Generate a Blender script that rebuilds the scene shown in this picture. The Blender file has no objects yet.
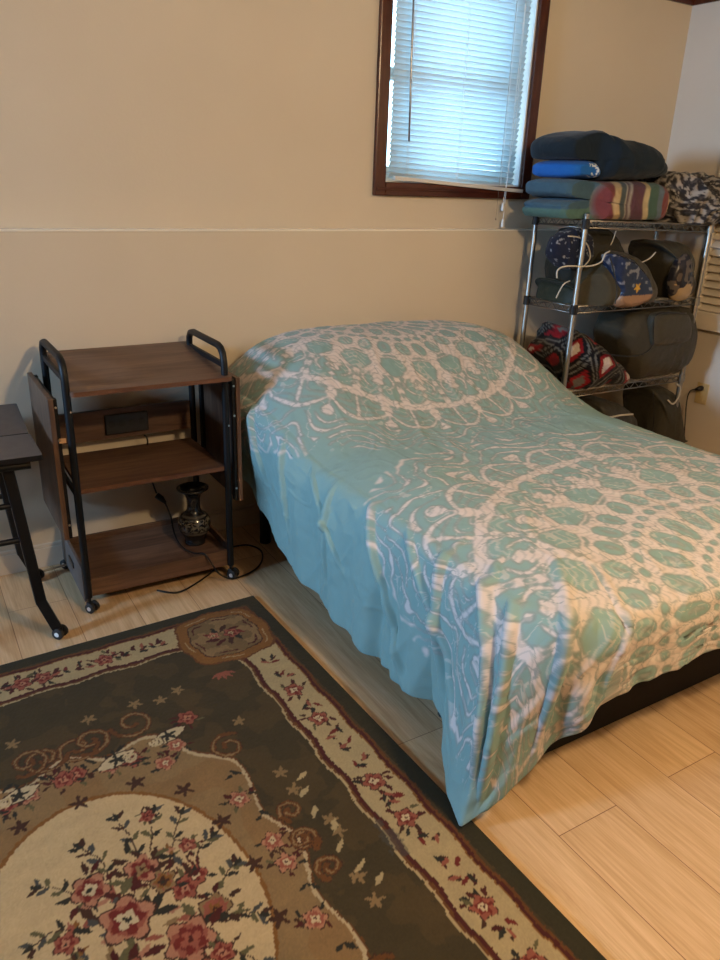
import bpy, bmesh, math, random
import numpy as np
from mathutils import Vector, Matrix
random.seed(4); RNG = np.random.RandomState(7)
scene = bpy.context.scene
COL = scene.collection
PI = math.pi

# ------------------------------------------------------------------ colour + noise helpers
def lin(c):
    c = np.asarray(c, float) / 255.0
    return np.where(c <= 0.04045, c / 12.92, ((c + 0.055) / 1.055) ** 2.4)
def L4(c):
    r = lin(c); return (float(r[0]), float(r[1]), float(r[2]), 1.0)
_T = RNG.rand(64, 64, 64)
def vnoise(x, y, z=0.0):
    x, y, z = np.broadcast_arrays(np.asarray(x, float), np.asarray(y, float), np.asarray(z, float))
    xi, yi, zi = np.floor(x).astype(int), np.floor(y).astype(int), np.floor(z).astype(int)
    fx, fy, fz = x - xi, y - yi, z - zi
    fx, fy, fz = [f * f * f * (f * (f * 6 - 15) + 10) for f in (fx, fy, fz)]
    def g(a, b, c): return _T[(xi + a) % 64, (yi + b) % 64, (zi + c) % 64]
    a = g(0,0,0)*(1-fx)+g(1,0,0)*fx; b = g(0,1,0)*(1-fx)+g(1,1,0)*fx
    c = g(0,0,1)*(1-fx)+g(1,0,1)*fx; d = g(0,1,1)*(1-fx)+g(1,1,1)*fx
    return ((a*(1-fy)+b*fy)*(1-fz)+(c*(1-fy)+d*fy)*fz) * 2 - 1
def fbm(x, y, z=0.0, o=3):
    s = 0; a = 1.0; t = 0
    for i in range(o):
        s = s + a * vnoise(x * 2**i + 7.3*i, y * 2**i + 3.1*i, np.asarray(z) * 2**i + 1.7*i); t += a; a *= .5
    return s / t
def sstep(a, b, x):
    t = np.clip((x - a) / (b - a), 0, 1); return t * t * (3 - 2 * t)

# ------------------------------------------------------------------ object helpers
WPOS = {}
def link(o, parent=None):
    COL.objects.link(o)
    if parent is not None: o.parent = parent
def tag(o, label=None, cat=None, group=None, kind=None):
    if label: o['label'] = label
    if cat: o['category'] = cat
    if group: o['group'] = group
    if kind: o['kind'] = kind
    return o
def thing(name, label, cat, loc=(0, 0, 0), group=None):
    o = bpy.data.objects.new(name, None); o.empty_display_size = .05
    link(o); o.location = loc; WPOS[o.name] = Vector(loc)
    return tag(o, label, cat, group)
def base_of(parent):
    return WPOS.get(parent.name, Vector((0, 0, 0))) if parent is not None else Vector((0, 0, 0))
def finish(name, me, mat, parent, origin=None, smooth=False):
    o = bpy.data.objects.new(name, me)
    if parent is not None:
        b = base_of(parent); me.transform(Matrix.Translation(-b))
        link(o, parent); WPOS[o.name] = b
    else:
        if origin is not None:
            me.transform(Matrix.Translation(-Vector(origin))); o.location = origin
        link(o); WPOS[o.name] = Vector(origin or (0, 0, 0))
    if mat is not None: me.materials.append(mat)
    if smooth: me.polygons.foreach_set('use_smooth', [True] * len(me.polygons))
    me.update()
    return o
def obj(name, bm, mat, parent=None, origin=None, smooth=False, autosmooth=None):
    me = bpy.data.meshes.new(name); bmesh.ops.recalc_face_normals(bm, faces=bm.faces[:])
    if autosmooth:
        for f in bm.faces: f.smooth = True
        for e in bm.edges:
            if len(e.link_faces) == 2 and e.calc_face_angle(0) > autosmooth: e.smooth = False
    bm.to_mesh(me); bm.free()
    return finish(name, me, mat, parent, origin, smooth)
def grid_mesh(name, V, nu, nv, mat, parent=None, col=None, closeu=False, origin=None, uv=None, faces=None):
    """V is (nu*nv,3), index i*nv+j"""
    V = np.asarray(V, float)
    if faces is None:
        i = np.arange(nu if closeu else nu - 1); j = np.arange(nv - 1)
        I, J = np.meshgrid(i, j, indexing='ij'); I2 = (I + 1) % nu
        F = np.stack([I*nv+J, I2*nv+J, I2*nv+J+1, I*nv+J+1], -1).reshape(-1, 4)
    else: F = faces
    me = bpy.data.meshes.new(name)
    me.vertices.add(len(V)); me.vertices.foreach_set('co', V.astype(np.float32).ravel())
    me.loops.add(F.size); me.loops.foreach_set('vertex_index', F.astype(np.int32).ravel())
    me.polygons.add(len(F)); me.polygons.foreach_set('loop_start', np.arange(0, F.size, 4, dtype=np.int32))
    me.update(calc_edges=True); me.validate()
    if col is not None:
        a = me.color_attributes.new('Col', 'FLOAT_COLOR', 'POINT')
        c = np.ones((len(V), 4), np.float32); c[:, :3] = col; a.data.foreach_set('color', c.ravel())
    return finish(name, me, mat, parent, origin, True)

def box(bm, x0, x1, y0, y1, z0, z1, bev=0.0, M=None):
    vs = [bm.verts.new((x, y, z)) for x in (x0, x1) for y in (y0, y1) for z in (z0, z1)]
    q = [(0,1,3,2),(4,6,7,5),(0,4,5,1),(2,3,7,6),(0,2,6,4),(1,5,7,3)]
    fs = [bm.faces.new([vs[i] for i in f]) for f in q]
    if bev > 0:
        es = list({e for f in fs for e in f.edges})
        r = bmesh.ops.bevel(bm, geom=es, offset=bev, segments=2, affect='EDGES', profile=.5)
        vs = list({v for f in r['faces'] for v in f.verts} | {v for v in vs if v.is_valid})
    if M is not None: bmesh.ops.transform(bm, matrix=M, verts=vs)
    return vs
def BM(): return bmesh.new()
def boxobj(name, x0, x1, y0, y1, z0, z1, mat, parent=None, bev=0.002, M=None):
    bm = BM(); box(bm, x0, x1, y0, y1, z0, z1, bev, M); return obj(name, bm, mat, parent)
def catmull(P, n=8, closed=False):
    P = [np.array(p, float) for p in P]; out = []; N = len(P)
    rng = range(N) if closed else range(N - 1)
    for i in rng:
        if closed: a, b, c, d = P[(i-1) % N], P[i], P[(i+1) % N], P[(i+2) % N]
        else: a, b, c, d = P[max(i-1, 0)], P[i], P[i+1], P[min(i+2, N-1)]
        for k in range(n):
            t = k / n
            out.append(.5*((2*b)+(-a+c)*t+(2*a-5*b+4*c-d)*t*t+(-a+3*b-3*c+d)*t**3))
    if not closed: out.append(P[-1])
    return out
def tube(bm, pts, r, seg=10, closed=False, sx=1.0):
    pts = [Vector(p) for p in pts]; n = len(pts); rings = []
    rr = r if hasattr(r, '__len__') else [r] * n
    up = None
    for i, p in enumerate(pts):
        if closed: t = (pts[(i+1) % n] - pts[i-1]).normalized()
        else: t = (pts[min(i+1, n-1)] - pts[max(i-1, 0)]).normalized()
        if up is None:
            up = Vector((0, 0, 1)) if abs(t.z) < .9 else Vector((1, 0, 0))
        u = (up - t * up.dot(t))
        if u.length < 1e-5: u = t.orthogonal()
        u.normalize(); up = u; w = t.cross(u)
        rings.append([bm.verts.new(p + (u * math.cos(2*PI*k/seg) + w * sx * math.sin(2*PI*k/seg)) * rr[i]) for k in range(seg)])
    m = n if closed else n - 1
    for i in range(m):
        A, B_ = rings[i], rings[(i+1) % n]
        for k in range(seg):
            try: bm.faces.new((A[k], A[(k+1) % seg], B_[(k+1) % seg], B_[k]))
            except ValueError: pass
    if not closed:
        bm.faces.new(list(reversed(rings[0]))); bm.faces.new(rings[-1])
def lathe(bm, prof, c, seg=32):
    rings = [[bm.verts.new((c[0]+r*math.cos(2*PI*k/seg), c[1]+r*math.sin(2*PI*k/seg), c[2]+z)) for k in range(seg)] for r, z in prof]
    for a, b in zip(rings[:-1], rings[1:]):
        for k in range(seg): bm.faces.new((a[k], a[(k+1) % seg], b[(k+1) % seg], b[k]))
    bm.faces.new(list(reversed(rings[0]))); bm.faces.new(rings[-1])
def bar(bm, a, b, w, d, updir=(0, 1, 0)):
    """rectangular bar from a to b, w across, d along updir"""
    a, b = Vector(a), Vector(b); t = (b - a).normalized(); u = Vector(updir); u = (u - t*u.dot(t)).normalized(); s = t.cross(u)
    M = Matrix((( s.x, u.x, t.x, a.x), (s.y, u.y, t.y, a.y), (s.z, u.z, t.z, a.z), (0, 0, 0, 1)))
    box(bm, -w/2, w/2, -d/2, d/2, 0, (b - a).length, min(w, d)*.12, M)

# ------------------------------------------------------------------ materials
class NT:
    def __init__(s, name, rough=.6, metal=0.0, col=(128,128,128), spec=.5):
        s.m = bpy.data.materials.new(name); s.m.use_nodes = True; s.t = s.m.node_tree
        s.b = s.t.nodes['Principled BSDF']; s.b.inputs['Roughness'].default_value = rough
        s.b.inputs['Metallic'].default_value = metal; s.b.inputs['Base Color'].default_value = L4(col)
        s.b.inputs['Specular IOR Level'].default_value = spec
    def n(s, ty, **kw):
        nd = s.t.nodes.new(ty)
        for k, v in kw.items(): setattr(nd, k, v)
        return nd
    def l(s, a, b): s.t.links.new(a, b)
    def coords(s, scale=(1,1,1), rot=(0,0,0), loc=(0,0,0)):
        g = s.n('ShaderNodeNewGeometry'); m = s.n('ShaderNodeMapping')
        m.inputs['Scale'].default_value = scale; m.inputs['Rotation'].default_value = rot; m.inputs['Location'].default_value = loc
        s.l(g.outputs['Position'], m.inputs['Vector']); return m.outputs['Vector']
    def noise(s, vec, scale, detail=4, rough=.55, dist=0.0):
        n = s.n('ShaderNodeTexNoise'); n.inputs['Scale'].default_value = scale; n.inputs['Detail'].default_value = detail
        n.inputs['Roughness'].default_value = rough; n.inputs['Distortion'].default_value = dist
        s.l(vec, n.inputs['Vector']); return n.outputs['Fac']
    def ramp(s, fac, stops):
        r = s.n('ShaderNodeValToRGB'); e = r.color_ramp.elements
        while len(e) < len(stops): e.new(.5)
        for k, (p, c) in enumerate(stops): e[k].position = p; e[k].color = L4(c)
        s.l(fac, r.inputs['Fac']); return r.outputs['Color']
    def bump(s, h, strength=.2, dist=.01, prev=None):
        b = s.n('ShaderNodeBump'); b.inputs['Strength'].default_value = strength; b.inputs['Distance'].default_value = dist
        s.l(h, b.inputs['Height'])
        if prev is not None: s.l(prev, b.inputs['Normal'])
        s.l(b.outputs['Normal'], s.b.inputs['Normal']); return b.outputs['Normal']
    def base(s, c): s.l(c, s.b.inputs['Base Color'])
    def mixc(s, fac, a, b, mode='MIX'):
        m = s.n('ShaderNodeMix', data_type='RGBA', blend_type=mode)
        if isinstance(fac, float): m.inputs[0].default_value = fac
        else: s.l(fac, m.inputs[0])
        s.l(a, m.inputs[6]); s.l(b, m.inputs[7]); return m.outputs[2]

def wall_mat(name, c1, c2):
    k = NT(name, .75, spec=.25); v = k.coords()
    k.base(k.ramp(k.noise(v, 1.3, 3), [(.3, c1), (.7, c2)]))
    k.bump(k.noise(v, 90, 3), .12, .003); return k.m
M_WALL = wall_mat('painted_wall', (204, 190, 166), (210, 197, 174))
M_LEDGE = NT('ledge_highlight_gloss', .14, 0, (236, 228, 212)).m
M_WALLR = wall_mat('side_wall_paint', (205, 192, 172), (211, 198, 180))
M_CEIL = wall_mat('ceiling_paint', (205, 200, 190), (210, 205, 196))
M_FARDARK = wall_mat('far_wall_bounce_dark', (118, 92, 68), (126, 100, 76))  # unseen walls coloured dark to cut bounce light and deepen shadows
M_BASE = NT('baseboard_paint', .5, col=(206, 192, 172)).m

def floor_mat():
    k = NT('oak_planks', .38, spec=.45)
    v = k.coords((1, 1, 1), (0, 0, PI/2), (.466, -.16, 0))
    br = k.n('ShaderNodeTexBrick'); br.offset = .37; br.offset_frequency = 2; br.squash = 1
    for nme, val in (('Scale', 1.0), ('Mortar Size', .0011), ('Mortar Smooth', .2), ('Bias', 0), ('Brick Width', 1.22), ('Row Height', .20)):
        br.inputs[nme].default_value = val
    br.inputs['Color1'].default_value = (.0, .0, .0, 1); br.inputs['Color2'].default_value = (1, 1, 1, 1); br.inputs['Mortar'].default_value = (.5, .5, .5, 1)
    k.l(v, br.inputs['Vector'])
    vg = k.coords((7, .7, 1)); 
    add = k.n('ShaderNodeVectorMath', operation='ADD'); k.l(vg, add.inputs[0])
    sc = k.n('ShaderNodeVectorMath', operation='SCALE'); sc.inputs['Scale'].default_value = 9.0
    k.l(br.outputs['Color'], sc.inputs[0]); k.l(sc.outputs[0], add.inputs[1])
    n1 = k.noise(add.outputs[0], 2.2, 6, .6, 1.6)
    c = k.ramp(n1, [(.22, (184, 150, 110)), (.45, (210, 178, 138)), (.6, (220, 190, 152)), (.8, (200, 166, 126))])
    vf = k.coords((160, 6, 1)); fine = k.ramp(k.noise(vf, 1.0, 3), [(.35, (222, 212, 200)), (.65, (255, 255, 255))])
    c = k.mixc(.55, c, fine, 'MULTIPLY')
    tone = k.ramp(br.outputs['Color'], [(0, (232, 226, 218)), (1, (255, 255, 252))])
    c = k.mixc(.8, c, tone, 'MULTIPLY')
    mort = k.n('ShaderNodeRGB'); mort.outputs[0].default_value = L4((120, 84, 52))
    c = k.mixc(br.outputs['Fac'], c, mort.outputs[0])
    k.base(c)
    inv = k.n('ShaderNodeMath', operation='SUBTRACT'); inv.inputs[0].default_value = 1; k.l(br.outputs['Fac'], inv.inputs[1])
    nn = k.bump(inv.outputs[0], .35, .0015); k.bump(n1, .06, .003, nn)
    return k.m
M_FLOOR = floor_mat()

def wood_mat(name, dark, mid, light, sc=(1.2, 14, 14), rough=.45, rot=(0,0,0)):
    k = NT(name, rough, spec=.4); v = k.coords(sc, rot)
    n1 = k.noise(v, 2.0, 6, .6, .8); c = k.ramp(n1, [(.28, dark), (.5, mid), (.75, light)])
    v2 = k.coords(tuple(s*6 for s in sc), rot); f = k.ramp(k.noise(v2, 2.0, 3), [(.3, (205, 195, 190)), (.7, (255, 255, 255))])
    k.base(k.mixc(.6, c, f, 'MULTIPLY')); k.bump(n1, .05, .002); return k.m
M_WALNUT = wood_mat('walnut_laminate', (68, 48, 38), (98, 73, 57), (124, 97, 76))
M_WALNUT_Y = wood_mat('walnut_laminate_side', (68, 48, 38), (98, 73, 57), (124, 97, 76), (14, 14, 1.5))
M_WALNUT_EDGE = wood_mat('walnut_edge', (84, 54, 38), (104, 70, 50), (118, 82, 58))
M_TRIM = wood_mat('mahogany_trim', (52, 24, 14), (78, 38, 24), (96, 50, 32), (10, 10, 1.3), .25)
M_TRIM_H = wood_mat('mahogany_trim_h', (52, 24, 14), (78, 38, 24), (96, 50, 32), (1.3, 10, 10), .25)
M_BLACK = NT('black_powder_coat', .5, .0, (13, 13, 15), .3).m
M_BLACKP = NT('black_plastic', .35, 0, (16, 16, 17)).m
M_RUBBER = NT('rubber', .55, 0, (26, 25, 25)).m
M_CHROME = NT('chrome', .38, 1.0, (150, 146, 138)).m
M_STEEL = NT('steel_screw', .3, 1.0, (210, 208, 204)).m
M_WHITEV = NT('white_vinyl', .4, 0, (228, 230, 228)).m
M_CREAM = NT('cream_paint', .5, 0, (224, 212, 192)).m
M_IVORY = NT('ivory_plastic', .4, 0, (196, 172, 120)).m
def laminate(name, c1, c2):
    k = NT(name, .5, spec=.35); v = k.coords()
    k.base(k.ramp(k.noise(v, 30, 3), [(.35, c1), (.65, c2)])); k.bump(k.noise(v, 300, 2), .05, .001); return k.m
M_DESK = laminate('charcoal_tabletop', (72, 66, 64), (80, 74, 71))
def cloth(name, rough=.85, weave=700, bs=.15, sheen=.08, fold=0.0, fscale=22):
    k = NT(name, rough, spec=.2); a = k.n('ShaderNodeVertexColor'); a.layer_name = 'Col'; k.base(a.outputs['Color'])
    v = k.coords(); nn = k.bump(k.noise(v, weave, 2), bs, .0008)
    if fold: k.bump(k.noise(v, fscale, 3, .5, .6), fold, .012, nn)
    k.b.inputs['Sheen Weight'].default_value = sheen; k.b.inputs['Sheen Roughness'].default_value = .5
    return k.m
M_CLOTH = cloth('fabric_painted', fold=.35)
M_RUG = cloth('rug_pile', .95, 420, .25, .05)
M_DUVET = cloth('cotton_duvet', .62, 900, .08, .06, .20, 16)
M_BAG = cloth('polyester_storage_bag', .5, 500, .06, .05, .3, 26)
M_CROCHET = cloth('crochet_blanket', .95, 160, .6, .1, .3, 30)
M_PIPING = NT('white_piping', .6, 0, (188, 180, 166)).m
# ------------------------------------------------------------------ ROOM
XL, XR, YF, ZC = -4.1, 3.71, -5.6, 2.42      # left, right wall, wall behind, ceiling
LEDGE = 1.257; YU = .08                       # the lower wall stands 8 cm proud of the upper wall
def struct(name, bm, mat, parent=None, **k):
    o = obj(name, bm, mat, parent, **k)
    if parent is None: o['kind'] = 'structure'
    return o
b = BM(); box(b, XL-.1, XR+.1, YF-.1, .3, -.08, 0); struct('floor', b, M_FLOOR)
b = BM(); box(b, XL-.1, XR+.1, YF-.1, .3, ZC, ZC+.08); struct('ceiling', b, M_CEIL)
WX0, WX1, WZ0, WZ1 = 1.893, 2.672, 1.452, 2.27     # opening of the window
b = BM()
box(b, XL, XR, 0, .20, 0, LEDGE, .0012)                     # lower wall with its ledge
box(b, XL, WX0, YU, .20, LEDGE, ZC); box(b, WX1, XR+.0, YU, .20, LEDGE, ZC)
box(b, WX0, WX1, YU, .20, LEDGE, WZ0); box(b, WX0, WX1, YU, .20, WZ1, ZC)
struct('wall_back', b, M_WALL)
b = BM(); box(b, XL, XR, -.0025, YU, LEDGE-.003, LEDGE+.0035, .0012); struct('trim_3', b, M_LEDGE)  # thin gloss white cap added to brighten the ledge line
b = BM(); box(b, XR, XR+.1, YF, .2, 0, ZC); struct('wall_right', b, M_WALLR)
b = BM(); box(b, XL-.1, XL, YF, .2, 0, ZC); struct('wall_left', b, M_FARDARK)
b = BM(); box(b, XL-.1, XR+.1, YF-.1, YF, 0, ZC); struct('wall_front', b, M_FARDARK)
b = BM()
box(b, XL, XR, -.014, 0, 0, .082, .002); box(b, XL, XR, -.010, 0, .082, .097, .003)
for x in (-2.1, .78, 2.9): box(b, x-.001, x+.001, -.0155, -.005, 0, .097)
struct('baseboard_back', b, M_BASE)
b = BM(); box(b, XR-.014, XR, YF, -.014, 0, .082, .002); struct('baseboard_right', b, M_BASE)
# dark wooden crown trim under the ceiling
def crown(name, ax):
    b = BM(); prof = [(0, 0), (.012, .0), (.02, .02), (.05, .06), (.055, .085), (0, .085)]
    z0 = ZC - .085
    rings = []
    for t in (0, 1):
        r = []
        for d, h in prof:
            if ax == 'x': r.append(b.verts.new((XL if t == 0 else XR - d, YU - d, z0 + h)))
            else: r.append(b.verts.new((XR - d, YF if t == 0 else YU - d, z0 + h)))
        rings.append(r)
    for i in range(len(prof)):
        j = (i+1) % len(prof); b.faces.new((rings[0][i], rings[0][j], rings[1][j], rings[1][i]))
    b.faces.new(rings[0]); b.faces.new(list(reversed(rings[1])))
    return struct(name, b, M_TRIM_H)
crown('trim_1', 'x'); crown('trim_2', 'y')

# ------------------------------------------------------------------ WINDOW in the back wall
win = thing('window_1', None, None, ((WX0+WX1)/2, YU, WZ0)); win['kind'] = 'structure'
b = BM(); T = .056; P = .022
box(b, WX0-T, WX0, YU-P, YU+.001, WZ0-T, WZ1+T, .005); box(b, WX1, WX1+T, YU-P, YU+.001, WZ0-T, WZ1+T, .005)
obj('window_casing', b, M_TRIM, win)
b = BM(); box(b, WX0, WX1, YU-P, YU+.001, WZ0-T, WZ0, .005); box(b, WX0, WX1, YU-P, YU+.001, WZ1, WZ1+T, .005)
box(b, WX0-T+.012, WX1+T-.012, YU-P-.006, YU-P+.002, WZ0-.034, WZ0-.022, .003)
obj('window_casing', b, M_TRIM_H, win)
b = BM()
box(b, WX0, WX0+.03, YU+.06, YU+.13, WZ0, WZ1, .003); box(b, WX1-.03, WX1, YU+.06, YU+.13, WZ0, WZ1, .003)
box(b, WX0, WX1, YU+.06, YU+.13, WZ0, WZ0+.03, .003); box(b, WX0, WX1, YU+.06, YU+.13, WZ1-.03, WZ1, .003)
box(b, WX0, WX0+.006, YU, YU+.12, WZ0, WZ1); box(b, WX1-.006, WX1, YU, YU+.12, WZ0, WZ1)
box(b, WX0, WX1, YU, YU+.12, WZ0, WZ0+.006)
obj('window_frame', b, M_WHITEV, win)
b = BM(); box(b, WX0+.03, WX1-.03, YU+.07, YU+.12, 1.855, 1.905, .004)
for x in (WX0+.03, WX1-.06): box(b, x, x+.03, YU+.075, YU+.115, WZ0+.03, WZ1-.03, .003)
box(b, WX0+.03, WX1-.03, YU+.075, YU+.115, WZ0+.03, WZ0+.065, .003)
obj('window_sash', b, M_WHITEV, win)
gl = NT('window_glass', .02, 0, (235, 245, 250)); g = gl.t
tr = gl.n('ShaderNodeBsdfTransparent'); gs = gl.n('ShaderNodeBsdfGlossy'); gs.inputs['Roughness'].default_value = .02
mx = gl.n('ShaderNodeMixShader'); mx.inputs[0].default_value = .06
gl.l(tr.outputs[0], mx.inputs[1]); gl.l(gs.outputs[0], mx.inputs[2]); gl.l(mx.outputs[0], g.nodes['Material Output'].inputs['Surface'])
b = BM(); box(b, WX0+.06, WX1-.06, YU+.094, YU+.098, WZ0+.06, 1.86); obj('window_pane', b, gl.m, win)
b = BM(); box(b, WX0+.06, WX1-.06, YU+.094, YU+.098, 1.90, WZ1-.03); obj('window_pane', b, gl.m, win)

# venetian blind
bl = thing('venetian_blind', 'white slatted blind hanging in the dark wood window, its bottom rail askew', 'window blind', ((WX0+WX1)/2, YU+.03, WZ0))
sm = NT('blind_slat', .45, 0, (236, 238, 236)); t = sm.t
tl = sm.n('ShaderNodeBsdfTranslucent'); tl.inputs['Color'].default_value = (.72, .86, .95, 1)
mx = sm.n('ShaderNodeMixShader'); mx.inputs[0].default_value = .5
sm.l(sm.b.outputs[0], mx.inputs[1]); sm.l(tl.outputs[0], mx.inputs[2]); sm.l(mx.outputs[0], t.nodes['Material Output'].inputs['Surface'])
BX0, BX1, YB = 1.938, 2.654, YU+.028
b = BM(); pitch = .0222; nsl = int((2.245 - 1.462) / pitch); tilt = math.radians(57)
for k in range(nsl):
    f = 1 - k / nsl
    zc = 1.482 + k * pitch
    xl, xr = BX0, BX1
    def drop(x): return -.030 * f**3 * (x - BX0) / (BX1 - BX0)     # the lowest slats sag to the right with the rail
    w = .0128; pts = []
    for s in (-1, -.5, 0, .5, 1):
        cy = -s * w * math.cos(tilt); cz = s * w * math.sin(tilt) * 1.0
        crown_ = .0016 * (1 - s*s)
        pts.append((cy - crown_*math.sin(tilt), cz + crown_*math.cos(tilt)))
    for th in (0,):
        A = [b.verts.new((xl, YB + y_, zc + z_ + drop(xl))) for y_, z_ in pts]
        B_ = [b.verts.new((xr, YB + y_, zc + z_ + drop(xr))) for y_, z_ in pts]
        for i in range(4): b.faces.new((A[i], B_[i], B_[i+1], A[i+1]))
sl = obj('slats', b, sm.m, bl, smooth=True)
md = sl.modifiers.new('thickness', 'SOLIDIFY'); md.thickness = .0006
b = BM(); box(b, BX0-.004, BX1+.004, YU+.004, YU+.052, 2.24, 2.268, .003); obj('head_rail', b, M_WHITEV, bl)
b = BM(); bar(b, (BX0-.004, .062, 1.470), (BX1+.002, .040, 1.433), .015, .020, (0, 1, 0)); obj('bottom_rail', b, NT('blind_rail', .4, 0, (214, 210, 200)).m, bl)
for x in (2.02, 2.30, 2.56):
    b = BM()
    tube(b, [(x, YB-.0135, 2.245), (x, YB-.0135, 1.46)], .0009, 5); tube(b, [(x+.008, YB-.0135, 2.245), (x+.008, YB-.0135, 1.46)], .0009, 5)
    obj('ladder_cord', b, M_WHITEV, bl)
b = BM(); tube(b, [(1.995, YB-.034, 2.235), (2.003, YB-.034, 1.9), (2.012, YB-.034, 1.618)], .0038, 8)
obj('tilt_wand', b, NT('clear_wand', .2, 0, (60, 58, 70)).m, bl)
b = BM(); tube(b, [(2.575, YU-.030, 2.2), (2.585, YU-.030, 1.7), (2.553, YU-.032, 1.36)], .0011, 6)
tube(b, [(2.57, YU-.033, 2.2), (2.566, YU-.033, 1.7), (2.563, YU-.034, 1.29)], .0011, 6); obj('lift_cord', b, M_WHITEV, bl)
for (x, z) in ((2.553, 1.345), (2.562, 1.272)):
    b = BM(); lathe(b, [(.0015, .034), (.005, .03), (.0068, .012), (.0075, 0), (.004, -.003)], (x, YU-.033, z), 14); obj('cord_tassel', b, M_WHITEV, bl)
b = BM(); tube(b, [(2.52, YU-.034, 2.2), (2.517, YU-.034, 1.31)], .0008, 5); lathe(b, [(.001, .012), (.003, .004), (.003, 0)], (2.517, YU-.034, 1.30), 8)
obj('pull_string', b, NT('dull_string', .7, 0, (120, 100, 80)).m, bl)

# ------------------------------------------------------------------ SHUTTER on the right wall
sh = thing('louvred_shutter', 'cream louvred wooden shutter panel on the right wall behind the wire rack', 'shutter', (XR, -.7, .775))
SY0, SY1, SZ0, SZ1 = -1.15, -.275, .775, 2.12; SX0, SX1 = XR-.036, XR-.004
b = BM(); box(b, SX0, SX1, SY1-.04, SY1, SZ0, SZ1, .004); obj('stile', b, M_CREAM, sh)
b = BM(); box(b, SX0, SX1, SY0, SY0+.04, SZ0, SZ1, .004); obj('stile', b, M_CREAM, sh)
b = BM(); box(b, SX0, SX1, SY0+.04, SY1-.04, SZ0, SZ0+.095, .004); obj('rail', b, M_CREAM, sh)
b = BM(); box(b, SX0, SX1, SY0+.04, SY1-.04, SZ1-.08, SZ1, .004); obj('rail', b, M_CREAM, sh)
nl = int((SZ1-.08-SZ0-.095)/.040)
for k in range(nl):
    b = BM(); z = SZ0+.095+.022+k*.040
    M = Matrix.Translation((XR-.02, 0, z)) @ Matrix.Rotation(math.radians(38), 4, 'Y')
    box(b, -.004, .004, SY0+.04, SY1-.04, -.024, .024, .003, M); obj('louvre', b, M_CREAM, sh)

# ------------------------------------------------------------------ OUTLET + plug + cord
ot = thing('wall_outlet', 'ivory electrical outlet plate low on the right wall beside the wire rack', 'outlet', (XR, -.415, .43))
b = BM(); box(b, XR-.006, XR, -.45, -.378, .375, .49, .003); obj('outlet_plate', b, M_IVORY, ot)
b = BM(); box(b, XR-.008, XR-.004, -.431, -.397, .387, .418, .003); obj('receptacle', b, M_IVORY, ot)
b = BM(); box(b, XR-.008, XR-.004, -.431, -.397, .444, .475, .003); obj('receptacle', b, M_IVORY, ot)
pc = thing('power_cord', 'black plug and cord running down from the outlet on the right wall', 'power cord', (XR-.02, -.41, 0))
b = BM(); tube(b, [(XR-.0085, -.41, .462), (XR-.022, -.41, .462), (XR-.034, -.405, .460), (XR-.044, -.395, .455)], [.014, .015, .010, .005], 12); obj('plug', b, M_BLACKP, pc, smooth=True)
b = BM(); tube(b, catmull([(XR-.042, -.397, .457), (XR-.055, -.375, .44), (XR-.05, -.365, .38), (XR-.04, -.375, .25), (XR-.035, -.39, .12), (XR-.04, -.40, .01), (XR-.09, -.43, .005), (XR-.16, -.5, .005)], 8), .0032, 8); obj('cable', b, M_BLACKP, pc, smooth=True)

# ------------------------------------------------------------------ CASTER helper
def caster(parent, x, y, ang, s=1.0, stemtop=.055):
    c, sn = math.cos(ang), math.sin(ang)
    hz = .019*s
    b = BM(); tube(b, [(x, y, stemtop), (x, y, hz*1.2)], .006*s, 10)
    M = Matrix.Translation((x, y, 0)) @ Matrix.Rotation(ang, 4, 'Z')
    box(b, -.012*s, .017*s, -.006*s, .006*s, .016*s, .036*s, .003*s, M)
    st = obj('caster', b, M_BLACKP, parent, smooth=False)
    off = .010*s
    for sd in (-1, 1):
        b = BM(); cx, cy = off*c - sd*.0115*s*sn, off*sn + sd*.0115*s*c
        ax = Vector((-sn, c, 0)); p = Vector((x+cx, y+cy, hz))
        tube(b, [p-ax*.0065*s, p-ax*.005*s, p+ax*.005*s, p+ax*.0065*s], [hz*.86, hz, hz, hz*.86], 22)
        w = obj('wheel', b, M_RUBBER, st, autosmooth=.7)
        b = BM(); q = p + ax*sd*.0067*s; tube(b, [q, q+ax*sd*.0014*s], hz*.42, 14); obj('hub_cap', b, M_STEEL, st)
    return st

# ------------------------------------------------------------------ ROLLING CART
ct = thing('rolling_cart', 'walnut and black metal rolling cart with drop leaf sides, between black table and bed', 'utility cart', (.68, -.24, 0))
XLc, XRc, YFc, YBc = .414, .945, -.423, -.062
TW = .023
for nm, x, sgn in (('l', XLc, 1), ('r', XRc, -1)):
    b = BM()
    path = catmull([(x, YFc, .055), (x, YFc, .45), (x, YFc, .80), (x, YFc+.006, .862)], 6)
    arc = [(x, YFc+.012, .878), (x, YFc+.03, .893), (x, YFc+.055, .900), (x, YBc-.055, .900), (x, YBc-.02, .892), (x, YBc-.003, .872), (x, YBc, .85), (x, YBc, .055)]
    tube(b, [tuple(p) for p in path] + arc, .0125, 10); obj('side_frame', b, M_BLACK, ct, autosmooth=.8)
    b = BM(); bar(b, (x, YFc+.004, .838), (x, YBc-.004, .838), .012, .02, (0, 0, 1)); obj('cross_bar', b, M_BLACK, ct)
    b = BM(); bar(b, (x, YFc+.01, .44), (x, YBc-.01, .44), .012, .018, (0, 0, 1)); obj('cross_bar', b, M_BLACK, ct)
    for y in (YFc, YBc): caster(ct, x, y, -.9 if y == YFc else 2.2)
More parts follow.
